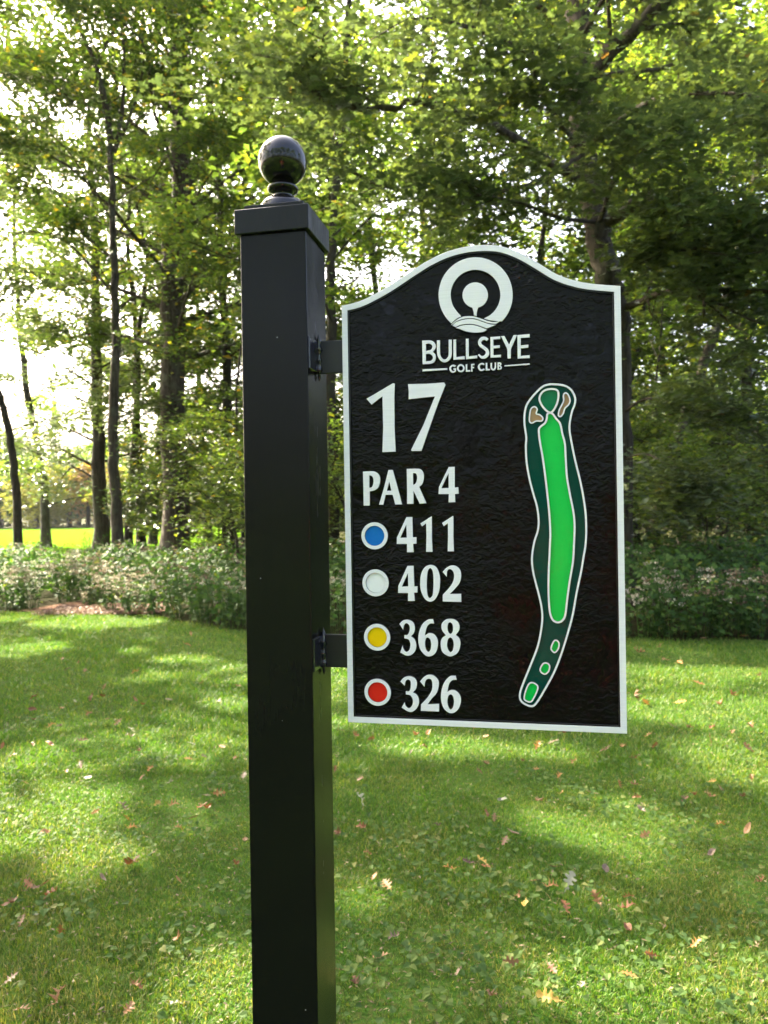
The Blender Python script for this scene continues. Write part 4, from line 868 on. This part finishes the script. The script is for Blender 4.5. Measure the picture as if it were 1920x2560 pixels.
top = np.clip(.57+off*.16, 0, .88)+.22*np.sin(X*2.1+Y*1.7)*np.cos(X*.9-Y*1.3)+.07*np.sin(X*6.3)*np.sin(Y*5.1)+np.where(X > 0, .06, 0)
top = np.where(X < -1, np.minimum(top, 0.62+.10*np.sin(X*2.7+Y)+0.14*np.clip((X+6)/4, 0, 1)+off*.03), top)
k = ~drop_ & (clump > .78) & ~(((X+4.5)/1.2)**2+((Y-12.1)/1.0)**2 < 1)
cen = np.stack([X, Y, top+rng.uniform(-.12, .08, n)], 1)[k]
pk = rng.random(len(cen)) < .62
V1, F1 = flower_heads(cen[pk], .042, 10); V2, F2 = flower_heads(cen[~pk], .042, 10)
tag(link('bed_flowers', np_mesh('bed_flowers', np.concatenate([V1, V2]), F3=np.concatenate([F1, F2+len(V1)]), mats=[M_flower_pink, M_flower], midx=np.concatenate([np.zeros(len(F1)), np.ones(len(F2))]))), kind='stuff')
# tall weeds against the bright fairway
for px, d, h, lb in [(68, 15.5, 1.15, 'thin dark weed standing up against the fairway near the curving trunk'), (150, 15, .95, 'short dark weed against the fairway left of the trunks'), (205, 15.2, 1.2, 'branching dark weed in front of the straight trunk'), (188, 16, 1.1, 'dark weed left of the straight trunk foot')]:
    b = at(px, 1250, d); r_ = empty('tall_weed', (b[0], d, 0)); tag(r_, lb, 'weed')
    st = Mesh(); LP = []
    for i in range(7):
        t = np.array([rng.normal(0, .18), rng.normal(0, .18), h*rng.uniform(.75, 1)]); st.tube([(0, 0, 0), t*.5+np.array([0, 0, .05]), t], [.007, .005, .002], 4)
        for f in np.linspace(.35, 1, 26): LP.append(t*f+rng.normal(0, .035, 3))
    st.build('stems', M_bark_dk, r_)
    link('foliage', leaf_mesh('foliage', np.array(LP), .045, .02, [M_herb], up=.3), r_)

FALLEN = [(-0.31,5.13,0.044,'r'),(-0.21,5.02,0.026,'r'),(-0.11,4.93,0.037,'r'),(-0.03,5.3,0.027,'r'),(0.14,4.64,0.048,'m'),(0.23,4.71,0.073,'p'),(0.58,5.15,0.044,'o'),(0.18,5.01,0.043,'r'),(0.27,5.02,0.052,'p'),(0.63,4.92,0.042,'p'),(0.73,4.61,0.024,'o'),(0.91,5.17,0.054,'r'),(1.03,4.8,0.083,'m'),(0.92,4.73,0.046,'o'),(1.15,5.02,0.043,'r'),(1.27,5.07,0.07,'p'),(0.78,4.44,0.049,'p'),(0.57,4.41,0.027,'r'),(0.51,4.27,0.032,'r'),(0.83,4.3,0.044,'o'),(0.93,4.18,0.04,'o'),(1.07,4.42,0.03,'o'),(-0.3,4.36,0.023,'r'),(-0.15,4.2,0.058,'r'),(0.89,3.94,0.054,'o'),(1.05,3.94,0.061,'p'),(1.22,4.05,0.049,'o'),(1.29,4.05,0.07,'r'),(1.25,3.86,0.047,'o'),(1.63,4.69,0.065,'p'),(1.31,4.62,0.045,'r'),(1.44,4.48,0.07,'p'),(1.89,5.1,0.049,'r'),(1.83,4.83,0.025,'m'),(1.66,4.9,0.037,'o'),(2.14,5.06,0.061,'r'),(2.23,4.96,0.048,'p'),(2.17,4.62,0.064,'p'),(2.02,4.81,0.033,'r'),(1.99,4.24,0.041,'p'),(1.72,3.98,0.044,'p'),(1.94,4.1,0.023,'o'),(1.72,4.08,0.025,'y'),(1.55,3.89,0.047,'r'),(1.62,3.87,0.053,'p'),(1.48,3.83,0.037,'p'),(1.78,3.86,0.04,'p'),(1.52,3.53,0.032,'o'),(1.61,3.45,0.048,'p'),(1.36,3.24,0.058,'m'),(1.44,2.99,0.052,'r'),(1.14,3.42,0.065,'p'),(1.22,3.7,0.041,'m'),(0.75,3.84,0.037,'p'),(0.57,3.86,0.066,'g'),(0.47,3.7,0.064,'r'),(0.5,3.64,0.031,'p'),(-0.14,3.87,0.087,'w'),(-0.13,3.55,0.049,'r'),(-0.23,3.5,0.06,'r'),(0.22,3.55,0.043,'m'),(0.56,3.45,0.071,'m'),(0.51,3.38,0.026,'p'),(-0.09,3.28,0.032,'o'),(0.25,3.14,0.035,'o'),(0.33,3.19,0.055,'b'),(0.39,3.19,0.066,'y'),(0.39,3.13,0.043,'r'),(0.67,3.13,0.03,'p'),(0.87,3.1,0.069,'m'),(0.57,3.01,0.029,'r'),(0.62,2.96,0.033,'o'),(0.7,3.0,0.093,'w'),(0.49,2.91,0.05,'o'),(0.5,2.84,0.044,'y'),(0.77,2.86,0.044,'o'),(0.86,2.81,0.073,'r'),(0.9,2.89,0.022,'p'),(0.64,2.8,0.034,'r'),(-0.06,3.07,0.03,'r'),(-0.01,3.0,0.062,'o'),(0.01,2.63,0.036,'m'),(-0.03,2.51,0.048,'p'),(0.39,2.48,0.043,'p'),(0.51,2.44,0.051,'r'),(0.21,2.42,0.05,'m'),(0.82,2.66,0.041,'r'),(0.74,2.4,0.05,'o'),(1.02,2.57,0.022,'o'),(0.85,2.51,0.03,'r'),(0.3,2.31,0.04,'p'),(0.47,2.29,0.075,'y'),(0.58,2.34,0.036,'w'),(-0.16,2.44,0.025,'p'),(-0.11,2.38,0.025,'r'),(-3.3,7.83,0.071,'r'),(-3.05,7.62,0.046,'r'),(-3.03,7.29,0.073,'m'),(-2.83,7.22,0.043,'p'),(-2.33,7.14,0.072,'o'),(-2.7,7.84,0.094,'m'),(-2.35,9.28,0.074,'p'),(-2.22,8.57,0.086,'r'),(-3.23,9.75,0.078,'r'),(-2.84,6.2,0.075,'r'),(-2.38,6.19,0.062,'r'),(-2.29,6.19,0.074,'r'),(-2.38,6.48,0.058,'o'),(-2.45,6.04,0.061,'w'),(-2.69,5.82,0.07,'r'),(-2.46,5.82,0.047,'o'),(-2.19,5.65,0.045,'o'),(-1.99,6.07,0.061,'r'),(-1.87,5.89,0.035,'r'),(-1.71,6.04,0.073,'m'),(-1.31,5.97,0.072,'w'),(-1.25,6.46,0.065,'r'),(-1.45,7.2,0.058,'o'),(-1.59,6.6,0.046,'p'),(-2.54,5.52,0.055,'r'),(-2.28,5.34,0.064,'m'),(-2.33,5.32,0.037,'o'),(-1.9,5.43,0.044,'p'),(-2.0,5.47,0.027,'r'),(-1.73,5.2,0.078,'w'),(-1.7,5.06,0.03,'m'),(-1.98,4.98,0.06,'r'),(-2.16,4.92,0.069,'r'),(-2.26,4.9,0.039,'o'),(-2.45,4.89,0.039,'r'),(-2.29,4.69,0.028,'r'),(-1.94,4.74,0.046,'m'),(-1.8,4.5,0.072,'b'),(-1.53,4.74,0.057,'r'),(-1.36,4.4,0.062,'o'),(-1.19,4.19,0.05,'w'),(-1.19,4.59,0.051,'o'),(-1.11,4.62,0.037,'m'),(-1.04,4.82,0.043,'r'),(-1.25,4.89,0.039,'w'),(-0.91,4.57,0.027,'o'),(-0.94,3.97,0.08,'m'),(-0.89,4.02,0.057,'o'),(-1.33,3.84,0.077,'m'),(-1.17,3.87,0.066,'y'),(-1.08,3.85,0.031,'o'),(-0.92,3.81,0.092,'r'),(-0.94,3.69,0.067,'b'),(-1.26,3.7,0.045,'o'),(-1.44,3.78,0.045,'o'),(-1.2,3.58,0.036,'o'),(-0.98,3.57,0.029,'o'),(-1.83,3.68,0.059,'p'),(-1.99,4.22,0.059,'p'),(-1.67,4.27,0.051,'r'),(-1.83,4.38,0.035,'r'),(-0.8,4.27,0.06,'m'),(-1.37,4.27,0.034,'r'),(-1.59,3.55,0.036,'p'),(-1.08,3.23,0.107,'r'),(-1.16,3.1,0.031,'m'),(-1.44,3.06,0.049,'r'),(-1.37,3.06,0.037,'p'),(-1.31,2.96,0.071,'r'),(-1.43,2.92,0.053,'r'),(-1.44,2.88,0.035,'r'),(-1.39,3.02,0.049,'b'),(-1.33,2.77,0.044,'p'),(-1.29,2.8,0.051,'g'),(-1.16,2.7,0.024,'o'),(-1.2,2.42,0.049,'p'),(-1.01,2.33,0.075,'o'),(-0.78,2.27,0.059,'p'),(-0.65,2.29,0.06,'w'),(-0.73,2.64,0.042,'p'),(-0.84,3.06,0.025,'p'),(-0.64,3.2,0.035,'r'),(-0.64,3.42,0.034,'p'),(-1.02,3.32,0.033,'r'),(-0.79,2.38,0.017,'o'),(-1.1,2.28,0.027,'p'),(2.54,7.71,0.12,'r'),(2.65,7.3,0.095,'p'),(2.75,7.2,0.082,'o'),(2.46,6.62,0.083,'r'),(2.56,6.32,0.099,'r'),(2.68,5.97,0.087,'r'),(3.19,6.57,0.068,'p'),(1.91,5.9,0.107,'r'),(1.94,5.77,0.09,'o'),(2.18,5.72,0.083,'o'),(2.46,5.68,0.089,'p'),(3.97,8.53,0.089,'o'),(3.49,8.44,0.097,'p'),(2.85,8.01,0.075,'p'),(2.4,5.07,0.058,'o'),(1.99,5.09,0.064,'p'),(1.44,4.7,0.059,'o')]

HAZE = True
# ------------------------------------------------------------------ lawn grass
def blades(n, d0, d1, dens_pow, w0, h0, tri3, wmul):
    u = rng.random(n)
    q = 2-dens_pow
    d = (d0**q+u*(d1**q-d0**q))**(1/q)
    x = rng.uniform(-.60, .60, n)*d+rng.uniform(-.35, .35, n)
    y = d
    front = np.interp(x, *zip(*[(a, bed_front(a)) for a in np.linspace(-14, 14, 57)]))
    k = y < front+.12+.1*np.sin(x*7)
    # thin and bare places
    bare = np.sin(x*2.3+1)*np.sin(y*3.1+x)+.6*np.sin(x*6.1-y*4.7)
    k &= ~((bare > .95) & (rng.random(n) < .55))
    x = x[k]; y = y[k]; n = len(x)
    h = h0*rng.uniform(.45, 1.2, n)*(1+.25*np.sin(x*3+y*2))
    w = w0*wmul(y)*rng.uniform(.7, 1.3, n)
    az = rng.uniform(0, 2*PI, n); lean = rng.uniform(.1, 1.4, n)*h
    dx = np.cos(az); dy = np.sin(az); sx = -dy; sy = dx
    jit = rng.uniform(-.7, .7, n); sx = np.cos(az+PI/2+jit); sy = np.sin(az+PI/2+jit)
    B = np.stack([x, y, np.full(n, -.006)], 1)
    S = np.stack([sx*w/2, sy*w/2, np.zeros(n)], 1)
    T = B+np.stack([dx*lean, dy*lean, h], 1)
    if tri3:
        Mi = B+np.stack([dx*lean*.35, dy*lean*.35, h*.62], 1)
        V = np.stack([B-S, B+S, Mi+S*.8, Mi-S*.8, T], 1).reshape(-1, 3)
        F = ((np.arange(n)*5)[:, None, None]+np.array([(0, 1, 2), (0, 2, 3), (3, 2, 4)])[None]).reshape(-1, 3)
    else:
        V = np.stack([B-S, B+S, T], 1).reshape(-1, 3)
        F = (np.arange(n)*3)[:, None]+np.array([(0, 1, 2)])
    return V, F
rng = np.random.default_rng(5)
V1, F1 = blades(185000, 1.6, 4.6, .9, .0027, .021, True, lambda y: 1+.12*(y-2))
V2, F2 = blades(230000, 4.4, 12.5, 1.15, .0052, .034, False, lambda y: .7+.11*y)
tag(link('grass', np_mesh('grass', np.concatenate([V1, V2]), F3=np.concatenate([F1, F2+len(V1)]), mats=[M_grass])), kind='stuff')

# broad leaved weeds in the turf
WC = [(-.35,3.55,.30),(-2.2,4.25,.35),(-1.9,3.75,.30),(-1.0,3.5,.30),(-1.5,3.6,.25),(-.55,3.0,.25),(-.75,2.65,.22),(-.35,2.75,.2),(-1.35,4.6,.22),(-1.25,2.85,.2),(-.9,4.2,.3),
      (.25,3.5,.30),(.55,3.4,.3),(.05,3.35,.25),(1.15,3.75,.32),(1.35,3.65,.35),(1.3,3.3,.3),(1.0,3.95,.25),(.35,2.75,.3),(.05,2.6,.25),(.15,2.4,.25),(.4,2.35,.3),(.75,2.55,.25),(1.5,2.85,.3),(1.75,2.95,.3),(1.35,2.5,.3),(1.05,2.7,.25),
      (1.55,2.55,.3),(.95,2.3,.25),(.7,3.0,.2),(2.2,4.6,.35),(1.9,4.0,.3),(1.5,4.3,.3),(.8,4.2,.3),(-2.6,5.6,.4),(-1.2,6.2,.4),(2.4,5.4,.4),(-3.0,9.2,.6),(-1.5,8.4,.6),(-4.5,9.8,.5),(2.9,7.6,.6),(.15,3.0,.2),(.45,3.0,.2),(1.95,3.3,.3),(-.1,2.45,.2)]
LPs = []; Ss = []
for x, y, r in WC:
    n = int(150*r)+6
    c_ = rng.normal(0, .45, (n, 2))*r
    LPs.append(np.stack([x+c_[:, 0], y+c_[:, 1], rng.uniform(.018, .045, n)], 1))
n = 380
d = rng.uniform(1.9, 7.5, n); LPs.append(np.stack([rng.uniform(-.55, .55, n)*d, d, rng.uniform(.012, .036, n)], 1))
P = np.concatenate(LPs)
V, F = heart_leaves(P, .025, up=.75)
o = link('lawn_weeds', np_mesh('lawn_weeds', V, F3=F, mats=[M_weed])); tag(o, kind='stuff')
# thatch and small litter in the turf
rng = np.random.default_rng(77)
n = 9000
d = rng.uniform(1.8, 10, n); P = np.stack([rng.uniform(-.58, .58, n)*d, d, rng.uniform(.004, .03, n)], 1)
k = P[:, 1] < 8.5
M_litter = leaf_mat('turf_litter', [(0, (.06, .040, .020)), (.5, (.13, .09, .045)), (1, (.23, .18, .10))], trans=.1, gloss=.7)
tag(link('turf_litter', leaf_mesh('turf_litter', P[k], rng.uniform(.008, .028, k.sum()), rng.uniform(.003, .008, k.sum()), [M_litter], up=.7)), kind='stuff')
# mulch chips on the bare patch
n = 2600
P = np.stack([rng.uniform(-5.3, -3.4, n), rng.uniform(11.5, 12.5, n), rng.uniform(.005, .04, n)], 1)
M_chip = leaf_mat('mulch_chip', [(0, (.10, .05, .035)), (.6, (.26, .15, .11)), (1, (.48, .34, .27))], trans=.05, gloss=.8)
tag(link('mulch_chips', leaf_mesh('mulch_chips', P, rng.uniform(.03, .09, n), rng.uniform(.015, .04, n), [M_chip], up=.6)), kind='stuff')

# ------------------------------------------------------------------ fallen leaves, one object each
def dry_mat(name, c1, c2, vein):
    m, nt, p, out = mat(name)
    tc = N(nt, 'ShaderNodeTexCoord'); n1 = noise(nt, 55, 5, .6, tc.outputs['Object'])
    r = ramp(nt, [(.35, c1), (.65, c2)]); nt.links.new(n1.outputs[0], r.inputs[0])
    oi = N(nt, 'ShaderNodeObjectInfo')
    hsv = N(nt, 'ShaderNodeHueSaturation'); mr = N(nt, 'ShaderNodeMapRange'); mr.inputs[3].default_value = .4; mr.inputs[4].default_value = .85
    nt.links.new(oi.outputs['Random'], mr.inputs[0]); nt.links.new(mr.outputs[0], hsv.inputs['Value']); nt.links.new(r.outputs[0], hsv.inputs['Color'])
    nt.links.new(hsv.outputs[0], p.inputs['Base Color']); p.inputs['Roughness'].default_value = .55
    t = N(nt, 'ShaderNodeBsdfTranslucent'); nt.links.new(hsv.outputs[0], t.inputs[0])
    mx = N(nt, 'ShaderNodeMixShader'); mx.inputs[0].default_value = .22
    nt.links.new(p.outputs[0], mx.inputs[1]); nt.links.new(t.outputs[0], mx.inputs[2]); nt.links.new(mx.outputs[0], out.inputs[0])
    return m
DRY = {'r': (dry_mat('rust_brown_leaf', (.20, .070, .020), (.33, .135, .042), 0), 'rust brown'), 'o': (dry_mat('orange_tan_leaf', (.34, .145, .035), (.47, .23, .065), 0), 'orange tan'),
       'm': (dry_mat('mauve_grey_leaf', (.17, .110, .072), (.27, .185, .13), 0), 'mauve grey'), 'p': (dry_mat('pink_tan_leaf', (.25, .120, .045), (.36, .195, .080), 0), 'pinkish tan'),
       'b': (dry_mat('dark_brown_leaf', (.10, .045, .030), (.19, .085, .050), 0), 'dark brown'), 'y': (dry_mat('yellow_leaf', (.55, .32, .045), (.66, .45, .10), 0), 'golden yellow'),
       'w': (dry_mat('pale_underside_leaf', (.30, .31, .19), (.42, .41, .29), 0), 'pale cream green'), 'g': (dry_mat('grey_green_leaf', (.12, .14, .09), (.24, .26, .17), 0), 'dull grey green')}
def oak_outline(kind):
    if kind == 0:   # white oak: rounded lobes
        half = [(-.50, .012), (-.36, .02), (-.33, .10), (-.26, .12), (-.20, .05), (-.13, .06), (-.10, .21), (-.03, .24), (.03, .09), (.09, .09), (.13, .26), (.21, .27), (.24, .10), (.31, .09), (.36, .17), (.43, .14), (.47, .05)]
    elif kind == 1:  # red oak: pointed lobes
        half = [(-.50, .010), (-.34, .015), (-.28, .16), (-.21, .06), (-.15, .06), (-.04, .32), (.01, .09), (.08, .08), (.20, .33), (.20, .10), (.29, .07), (.38, .20), (.38, .08)]
    else:           # simple oval
        half = [(-.50, .01), (-.36, .02), (-.28, .12), (-.12, .20), (.06, .22), (.24, .17), (.40, .08)]
    return half
def fallen_mesh(kind, curl, m, seed):
    r = random.Random(seed)
    half = oak_outline(kind)
    bm = bmesh.new()
    def zc(u, v): return curl*(v*v*3.4+.55*(u*u)*r.choice([1])+.10*math.sin(u*9+seed))
    mid = [bm.verts.new((u, 0, zc(u, 0)+.0)) for u, v in half]+[bm.verts.new((.5, 0, zc(.5, 0)))]
    for s in (1, -1):
        ed = [bm.verts.new((u+r.uniform(-.012, .012), s*v*r.uniform(.85, 1.1), zc(u, s*v)*r.uniform(.8, 1.25)+.03*abs(v))) for u, v in half]
        for i in range(len(half)-1):
            vs = [mid[i], mid[i+1], ed[i+1], ed[i]] if s > 0 else [mid[i], ed[i], ed[i+1], mid[i+1]]
            bm.faces.new(vs)
        bm.faces.new([mid[-2], mid[-1], ed[-1]] if s > 0 else [mid[-2], ed[-1], mid[-1]])
    # stalk
    a = bm.verts.new((-.50, -.008, zc(-.5, 0))); b = bm.verts.new((-.50, .008, zc(-.5, 0))); c_ = bm.verts.new((-.68, .03, zc(-.5, 0)+.04)); bm.faces.new([a, c_, b])
    me = bpy.data.meshes.new('fallen_leaf'); bm.to_mesh(me); bm.free(); me.materials.append(m)
    return me
LEAF_CACHE = {}
def region(x, y):
    side = 'at the left edge' if x < -.36*y else 'left of the post' if x < -.18*y else 'below the sign' if x < .08*y else 'below the hole map' if x < .31*y else 'right of the sign'
    dist = 'in the front strip' if y < 2.75 else 'on the near lawn' if y < 3.3 else 'on the middle lawn' if y < 3.95 else 'on the further lawn' if y < 4.8 else 'on the far lawn' if y < 6.2 else 'by the bed'
    return dist, side
items = []
for x, y, w, c_ in FALLEN:
    items.append([x, y, w, c_, region(x, y)])
cells = {}
for it in items: cells.setdefault((it[3], it[4]), []).append(it)
ORD = {1: [''], 2: ['left one of two ', 'right one of two '], 3: ['leftmost of three ', 'middle one of three ', 'rightmost of three ']}
NUM = ['', 'leftmost of the ', 'second from left of the ', 'third from left of the ', 'fourth from left of the ', 'fifth from left of the ', 'sixth from left of the ', 'seventh from left of the ', 'eighth from left of the ', 'ninth from left of the ']
for (c_, (dist, side)), lst in cells.items():
    lst.sort(key=lambda i: i[0]/i[1])
    n = len(lst); word = DRY[c_][1]
    for i, it in enumerate(lst):
        x, y, w, _, _ = it
        pre = ORD[n][i] if n <= 3 else (NUM[i+1] if i < n-1 and i < 9 else 'rightmost of the ')
        kind = {'w': 0, 'y': 2 if i % 2 else 0, 'g': 2, 'o': 1}.get(c_, [1, 0, 1, 2, 1][(i*7+int(x*50)) % 5])
        nn_ = word+(' leaf' if n == 1 else ' leaves')
        lab = (pre+nn_ if n > 1 else 'single '+nn_)+' '+dist+' '+side
        key = (c_, kind, (i*3+int(y*10)) % 3)
        if key not in LEAF_CACHE: LEAF_CACHE[key] = fallen_mesh(kind, [.12, .42, .75][key[2]], DRY[c_][0], len(LEAF_CACHE)+3)
        o = link('fallen_leaf', LEAF_CACHE[key])
        s = max(.064, w*1.25)*(.85+.3*((i*7) % 5)/4) if y < 5 else max(.080, w*1.2)
        o.scale = (s, s, s)
        o.location = (x, y, .034+rng.uniform(0, .010))
        o.rotation_euler = (rng.normal(0, .42), rng.normal(0, .42), rng.uniform(0, 2*PI))
        tag(o, lab, 'leaf', 'fallen leaves scattered on the lawn')

# ------------------------------------------------------------------ the photographer, mirrored in the gloss of the sign
def skinned(name, joints, edges, m, parent, level=2, root_i=0):
    me = bpy.data.meshes.new(name)
    me.from_pydata([j[:3] for j in joints], edges, [])
    o = link(name+'_src', me)
    sk = o.modifiers.new('s', 'SKIN'); sk.use_smooth_shade = True
    for i, j in enumerate(joints):
        v = me.skin_vertices[0].data[i]; v.radius = (j[3], j[4] if len(j) > 4 else j[3]); v.use_root = (i == root_i)
    o.modifiers.new('u', 'SUBSURF').levels = level
    dg = bpy.context.evaluated_depsgraph_get(); dg.update()
    me2 = bpy.data.meshes.new_from_object(o.evaluated_get(dg)); me2.name = name
    bpy.data.objects.remove(o); me2.materials.clear(); me2.materials.append(m)
    for p in me2.polygons: p.use_smooth = True
    return link(name, me2, parent)
S_skin = paint('skin', (.42, .24, .16), .5); S_red = paint('red_pullover_cloth', (.34, .022, .025), .9); S_navy = paint('navy_trouser_cloth', (.010, .014, .040), .9)
S_shoe = paint('brown_shoe_leather', (.10, .05, .03), .6); S_hair = paint('dark_hair', (.03, .02, .015), .7); S_phone = paint('phone_case', (.01, .01, .012), .3)
man = empty('person', (0.0, -0.44, 0)); tag(man, 'person in a red pullover and navy trousers holding up a phone to photograph the sign', 'person')
J = [(0, 0, .95, .15, .11), (0, 0, 1.12, .145, .10), (0, 0, 1.32, .165, .105), (0, 0, 1.44, .11, .08), (0, .01, 1.50, .052), (0, .02, 1.58, .06), (0, .035, 1.68, .082, .098), (0, .03, 1.77, .06),
     (.19, 0, 1.41, .055), (.25, .02, 1.17, .042), (.13, .25, 1.33, .030), (.07, .33, 1.43, .027), (-.19, 0, 1.41, .055), (-.25, .02, 1.17, .042), (-.13, .25, 1.33, .030), (-.07, .33, 1.43, .027),
     (.10, 0, .86, .085), (.11, .02, .50, .058), (.11, 0, .12, .042), (.12, .13, .05, .036), (-.10, 0, .86, .085), (-.11, .02, .50, .058), (-.11, 0, .12, .042), (-.12, .13, .05, .036)]
E_ = [(0, 1), (1, 2), (2, 3), (3, 4), (4, 5), (5, 6), (6, 7), (3, 8), (8, 9), (9, 10), (10, 11), (3, 12), (12, 13), (13, 14), (14, 15), (0, 16), (16, 17), (17, 18), (18, 19), (0, 20), (20, 21), (21, 22), (22, 23)]
skinned('body', J, E_, S_skin, man)
shirt = [(0, 0, .93, .165, .125), (0, 0, 1.12, .158, .114), (0, 0, 1.32, .178, .118), (0, 0, 1.43, .125, .095), (.19, 0, 1.41, .070), (.25, .02, 1.17, .056), (.14, .235, 1.32, .042), (-.19, 0, 1.41, .070), (-.25, .02, 1.17, .056), (-.14, .235, 1.32, .042)]
skinned('pullover', shirt, [(0, 1), (1, 2), (2, 3), (3, 4), (4, 5), (5, 6), (3, 7), (7, 8), (8, 9)], S_red, man)
skinned('trousers', [(0, 0, .95, .155, .12), (.10, 0, .86, .105), (.11, .02, .50, .078), (.11, 0, .10, .064), (-.10, 0, .86, .105), (-.11, .02, .50, .078), (-.11, 0, .10, .064)], [(0, 1), (1, 2), (2, 3), (0, 4), (4, 5), (5, 6)], S_navy, man)
for s_ in (1, -1):
    skinned('shoe', [(.11*s_, -.05, .05, .045), (.115*s_, .06, .045, .048), (.12*s_, .19, .035, .036)], [(0, 1), (1, 2)], S_shoe, man)
    hand = skinned('hand', [(.07*s_, .33, 1.43, .026, .016), (.062*s_, .352, 1.475, .034, .016), (.06*s_, .36, 1.50, .030, .014)], [(0, 1), (1, 2)], S_skin, man)
    for f_ in range(4):
        z_ = 1.462+f_*.018
        skinned('finger', [(.066*s_, .355, z_, .009), (.060*s_, .380, z_+.004, .008), (.044*s_, .389-.002*f_, z_+.006, .007)], [(0, 1), (1, 2)], S_skin, hand, 1)
    skinned('thumb', [(.068*s_, .345, 1.455, .011), (.050*s_, .352, 1.475, .009), (.036*s_, .358, 1.487, .008)], [(0, 1), (1, 2)], S_skin, hand, 1)
skinned('hair', [(0, -.01, 1.66, .075), (0, .01, 1.74, .088, .10), (0, .03, 1.79, .066)], [(0, 1), (1, 2)], S_hair, man)
skinned('nose', [(0, .125, 1.70, .010), (0, .145, 1.672, .014)], [(0, 1)], S_skin, man, 1)
for s_ in (1, -1):
    skinned('ear', [(.088*s_, .03, 1.70, .012), (.094*s_, .025, 1.67, .014)], [(0, 1)], S_skin, man, 1)
    skinned('eye', [(.031*s_, .112, 1.700, .011), (.033*s_, .113, 1.700, .011)], [(0, 1)], P_wdot, man, 1)
bm = bmesh.new(); box_bm(bm, -.037, .037, -.075, -.067, 1.44, 1.59); ph = finish('phone', bm, S_phone, None, .003, 2)
tag(ph, 'dark phone held up in both hands by the person in red', 'phone')

# ------------------------------------------------------------------ warm autumn air
bm = bmesh.new(); box_bm(bm, -150, 150, -150, 150, -1.2, 26)
me = bpy.data.meshes.new('haze'); bm.normal_update(); bm.to_mesh(me); bm.free()
hm = bpy.data.materials.new('air'); hm.use_nodes = True; hn = hm.node_tree; hn.nodes.clear()
ho = hn.nodes.new('ShaderNodeOutputMaterial'); hv = hn.nodes.new('ShaderNodeVolumePrincipled')
hv.inputs['Color'].default_value = (.93, .95, .97, 1); hv.inputs['Density'].default_value = 0.00012; hv.inputs['Anisotropy'].default_value = .3
hn.links.new(hv.outputs[0], ho.inputs['Volume']); me.materials.append(hm)
if HAZE: tag(link('haze', me), kind='stuff')
